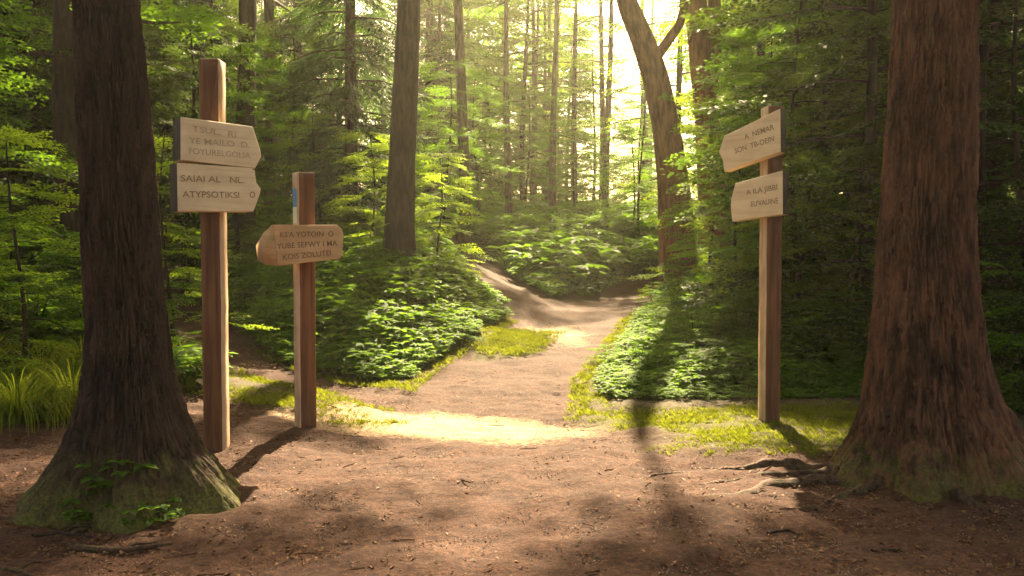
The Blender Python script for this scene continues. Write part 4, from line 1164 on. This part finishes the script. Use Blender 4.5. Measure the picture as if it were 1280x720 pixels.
for k, (px, py, i, s, lab) in enumerate([
    (148, 648, 0, 1.15, 'tallest small leafy plant at the foot of the mossy trunk'),
    (105, 652, 2, 1.2, 'low seedling with pale leaves, left of the taller plant by the mossy trunk'),
    (196, 655, 2, 1.0, 'tiny seedling on the moss patch in front of the left trunk'),
    (1095, 600, 1, 1.0, 'round-leaved plant against the left root of the reddish trunk'),
    (1150, 600, 1, 1.15, 'dark leafy plant growing in front of the reddish trunk'),
    (1185, 592, 0, 1.25, 'tallest plant in the shade before the reddish trunk'),
    (1290, 600, 0, 1.0, 'shaded plant at the right edge beside the reddish trunk')]):
    x, y = foot(px, py); place_tree(SD[i], 'seedling', x, y, lab, 'small plant', 'small plants at the tree feet', k * 1.1, s, 0.0, parts=('stem', 'foliage'))

def stick(name, label, pxy, r0, mat, seed, twig=True):
    pts = []
    for px, py in pxy:
        x, y = foot(px, py); pts.append((x, y, h1(x, y) + r0 * 0.8))
    pts = np.array(pts); base = pts[0].copy(); base[2] -= r0
    n = 24; tt = np.linspace(0, 1, n); kk = np.linspace(0, 1, len(pts))
    S = np.stack([np.interp(tt, kk, pts[:, i]) for i in range(3)], 1) - base
    S[:, 1] += 0.012 * fbm(tt * 6, tt * 0, 3, seed); S[:, 2] += 0.008 * fbm(tt * 8, tt * 0 + 4, 3, seed)
    acc = Acc(); acc.add(tube(S, r0 * (1 - 0.6 * tt) * (1 + 0.4 * fbm(tt * 12, tt * 0, 2, seed + 3)), 8, 0.3, seed))
    if twig:
        p = S[12]; acc.add(tube(np.array([p, p + [0.05, 0.05, 0.02], p + [0.12, 0.08, 0.01]]), [r0 * .5, r0 * .35, r0 * .15], 5, 0))
    o = link(name, acc.mesh(name, mat), None, tuple(base)); tag(o, label, 'stick', 'fallen sticks')
stick('fallen_branch', 'moss-covered fallen stick lying in front of the left trunk', [(85, 687), (150, 692), (215, 683)], 0.02, M['moss'], 1)
stick('fallen_branch', 'dark thin stick left of the mossy one, near the left trunk foot', [(40, 674), (75, 668), (115, 674)], 0.012, M['bark'], 2)
stick('fallen_branch', 'short bent twig below the low seedling at the left', [(60, 655), (90, 646), (130, 650)], 0.012, M['moss'], 3)
stick('fallen_branch', 'mossy stick at the bottom left corner', [(-10, 712), (20, 716), (45, 724)], 0.018, M['moss'], 4)
stick('fallen_branch', 'small dark twig on the earth below the reddish trunk roots', [(960, 668), (985, 664), (1000, 670)], 0.009, M['bark'], 5, False)
stick('fallen_branch', 'short twig lying on shaded earth at the lower right', [(1090, 690), (1115, 688), (1130, 692)], 0.008, M['bark'], 6, False)

# leaf litter and grit
def flakes(seed):
    g = np.random.default_rng(seed); Q = []
    for k in range(4):
        a = g.uniform(0, 6.28); c = np.array([g.uniform(-.08, .08), g.uniform(-.08, .08), 0.012])
        d = np.array([math.cos(a), math.sin(a), g.uniform(-.15, .25)]); l = g.uniform(0.012, 0.035)
        Q.append(quad_leaf(c, d, np.array([g.uniform(-.5, .5), g.uniform(-.5, .5), 1]), l, l * g.uniform(.25, .7), 0.3))
    return np.array(Q)
FL = [flakes(700 + i) for i in range(8)]
def lit():
    g = np.random.default_rng(12); n = 11000
    y = 3.2 + 9 * g.random(n) ** 1.4; x = (g.random(n) * 2 - 1) * (y * 0.66)
    d = np.exp(-(x / (0.22 * y)) ** 2)        # swept clean where people walk
    ok = g.random(n) > 0.8 * d
    return np.c_[x, y][ok]
scatter('leaf_litter', 'dry brown leaf scraps and needles scattered over the trodden earth', lit(), M['litter'], FL, 0.7, 1.4, 13)
def grit():
    g = np.random.default_rng(14); L_ = []
    for k in range(6):
        Q = []
        for j in range(3):
            c = np.array([g.uniform(-.06, .06), g.uniform(-.06, .06), 0.006]); r = g.uniform(0.003, 0.008)
            v = [c + r * np.array(q) * g.uniform(.7, 1.2, 3) for q in ((1, 0, 0), (0, 1, 0), (-1, 0, 0), (0, -1, 0), (0, 0, .8))]
            Q += [[v[0], v[1], v[4], (v[0] + v[4]) / 2], [v[1], v[2], v[4], (v[1] + v[4]) / 2], [v[2], v[3], v[4], (v[2] + v[4]) / 2], [v[3], v[0], v[4], (v[3] + v[4]) / 2]]
        L_.append(np.array(Q))
    return L_
def grit_pts():
    g = np.random.default_rng(15); n = 9000; y = 3.2 + 7 * g.random(n) ** 1.5; x = (g.random(n) * 2 - 1) * (y * 0.6); return np.c_[x, y]
scatter('gravel', 'small grit and crumbs of earth lying on the bare ground', grit_pts(), M['stone'], grit(), 0.6, 1.3, 16)

def twigs(seed):
    g = np.random.default_rng(seed); a = g.uniform(0, 6.28); l = g.uniform(0.05, 0.13); Q = []
    p = np.array([0, 0, 0.012]); r = 0.0028
    for k in range(3):
        a += g.uniform(-.35, .35); q = p + np.array([math.cos(a), math.sin(a), g.uniform(-.04, .08)]) * l / 3
        s_ = np.array([-math.sin(a), math.cos(a), 0]) * r; u = np.array([0, 0, r * 1.6])
        Q += [[p - s_, p + u, q + u, q - s_], [p + u, p + s_, q + s_, q + u]]; p = q
    return np.array(Q)
def twig_pts():
    g = np.random.default_rng(25); n = 450; y = 3.4 + 6 * g.random(n) ** 1.3; x = (g.random(n) * 2 - 1) * (y * 0.62)
    return np.c_[x, y][g.random(n) > 0.75 * np.exp(-(x / (0.2 * y)) ** 2)]
scatter('leaf_litter', 'tiny dry twigs strewn over the bare earth around the trunks', twig_pts(), M['litter'], [twigs(800 + i) for i in range(8)], 0.7, 1.5, 26)

# ------------------------------------------------------------------ words that single out each of a group
ORD = ['nearest', 'second nearest', 'third nearest', 'fourth nearest', 'fifth nearest', 'sixth nearest', 'seventh nearest', 'eighth nearest', 'ninth nearest', 'tenth nearest', 'eleventh nearest', 'twelfth nearest']
def relabel(group, noun, zones):
    things = [o for o in bpy.data.objects if o.get('group') == group and o.parent is None]
    buckets = {}
    for o in things:
        px = 640 + FPX * o.location.x / o.location.y
        for lim, words in zones:
            if px < lim: break
        buckets.setdefault(words, []).append(o)
    for words, L_ in buckets.items():
        L_.sort(key=lambda o: o.location.y)
        for k, o in enumerate(L_):
            o['label'] = (f'{noun} {words}' if len(L_) == 1 else f'{ORD[k]} {noun} {words}')
relabel('leafy trees massed on the right bank', 'leafy green tree', [(990, 'behind the right signpost'), (1085, 'between the right signpost and the reddish trunk'), (1215, 'hidden behind the reddish trunk'), (9e9, 'to the right of the reddish trunk')])
relabel('shrubs covering the right bank', 'leafy shrub', [(830, 'on the bank edge right beside the path'), (920, 'on the bank left of the right signpost'), (990, 'directly behind the right signpost'), (1090, 'between the right signpost and the reddish trunk'), (9e9, 'behind or right of the reddish trunk')])
relabel('leafy trees in the left depth', 'shaded leafy tree', [(95, 'left of the mossy trunk'), (215, 'behind the mossy trunk'), (350, 'behind the tall signpost'), (9e9, 'behind and right of the short signpost')])
relabel('conifers deep on the left side', 'dark feathery conifer', [(95, 'left of the mossy trunk'), (215, 'behind the mossy trunk'), (290, 'behind the tall signpost'), (450, 'behind the short signpost'), (9e9, 'right of the mound trunk')])
relabel('shrubs covering the left mound', 'low leafy shrub', [(370, 'on the mound between the two left signposts'), (430, 'on the mound behind the short signpost'), (530, 'on the mound below its dark trunk'), (9e9, 'on the mound end nearest the path')])
relabel('shrubs on the left slope', 'leafy shrub', [(95, 'on the slope above the grass tussocks'), (9e9, 'on the slope by the mossy trunk')])
relabel('young trees behind the central hill', 'small hazy green tree', [(640, 'behind the upper left end of the path'), (730, 'behind the low hill, left of the bright sky gap'), (9e9, 'behind the low hill, near the curved trunk')])
relabel('thin stems in the central haze', 'bare thin stem in the golden haze', [(630, 'above the left fork'), (700, 'left of the bright sky gap'), (770, 'in the bright sky gap'), (840, 'just left of the curved trunk'), (9e9, 'right of the curved trunk')])
relabel('distant trees fading into haze', 'distant hazy tree', [(95, 'at the far left edge'), (215, 'behind the mossy trunk'), (330, 'behind the tall signpost'), (450, 'behind the short signpost'), (540, 'behind the mound trunk'), (650, 'above the left fork of the path'), (780, 'in the bright gap'), (900, 'behind the curved and forked trunks'), (1085, 'behind the right signpost'), (1215, 'behind the reddish trunk'), (9e9, 'at the far right edge')])
relabel('hazy trees beyond the fork', 'soft green hazy tree', [(580, 'just right of the mound trunk'), (650, 'above the left fork of the path'), (720, 'left of the bright sky gap'), (9e9, 'beside the curved and forked trunks')])
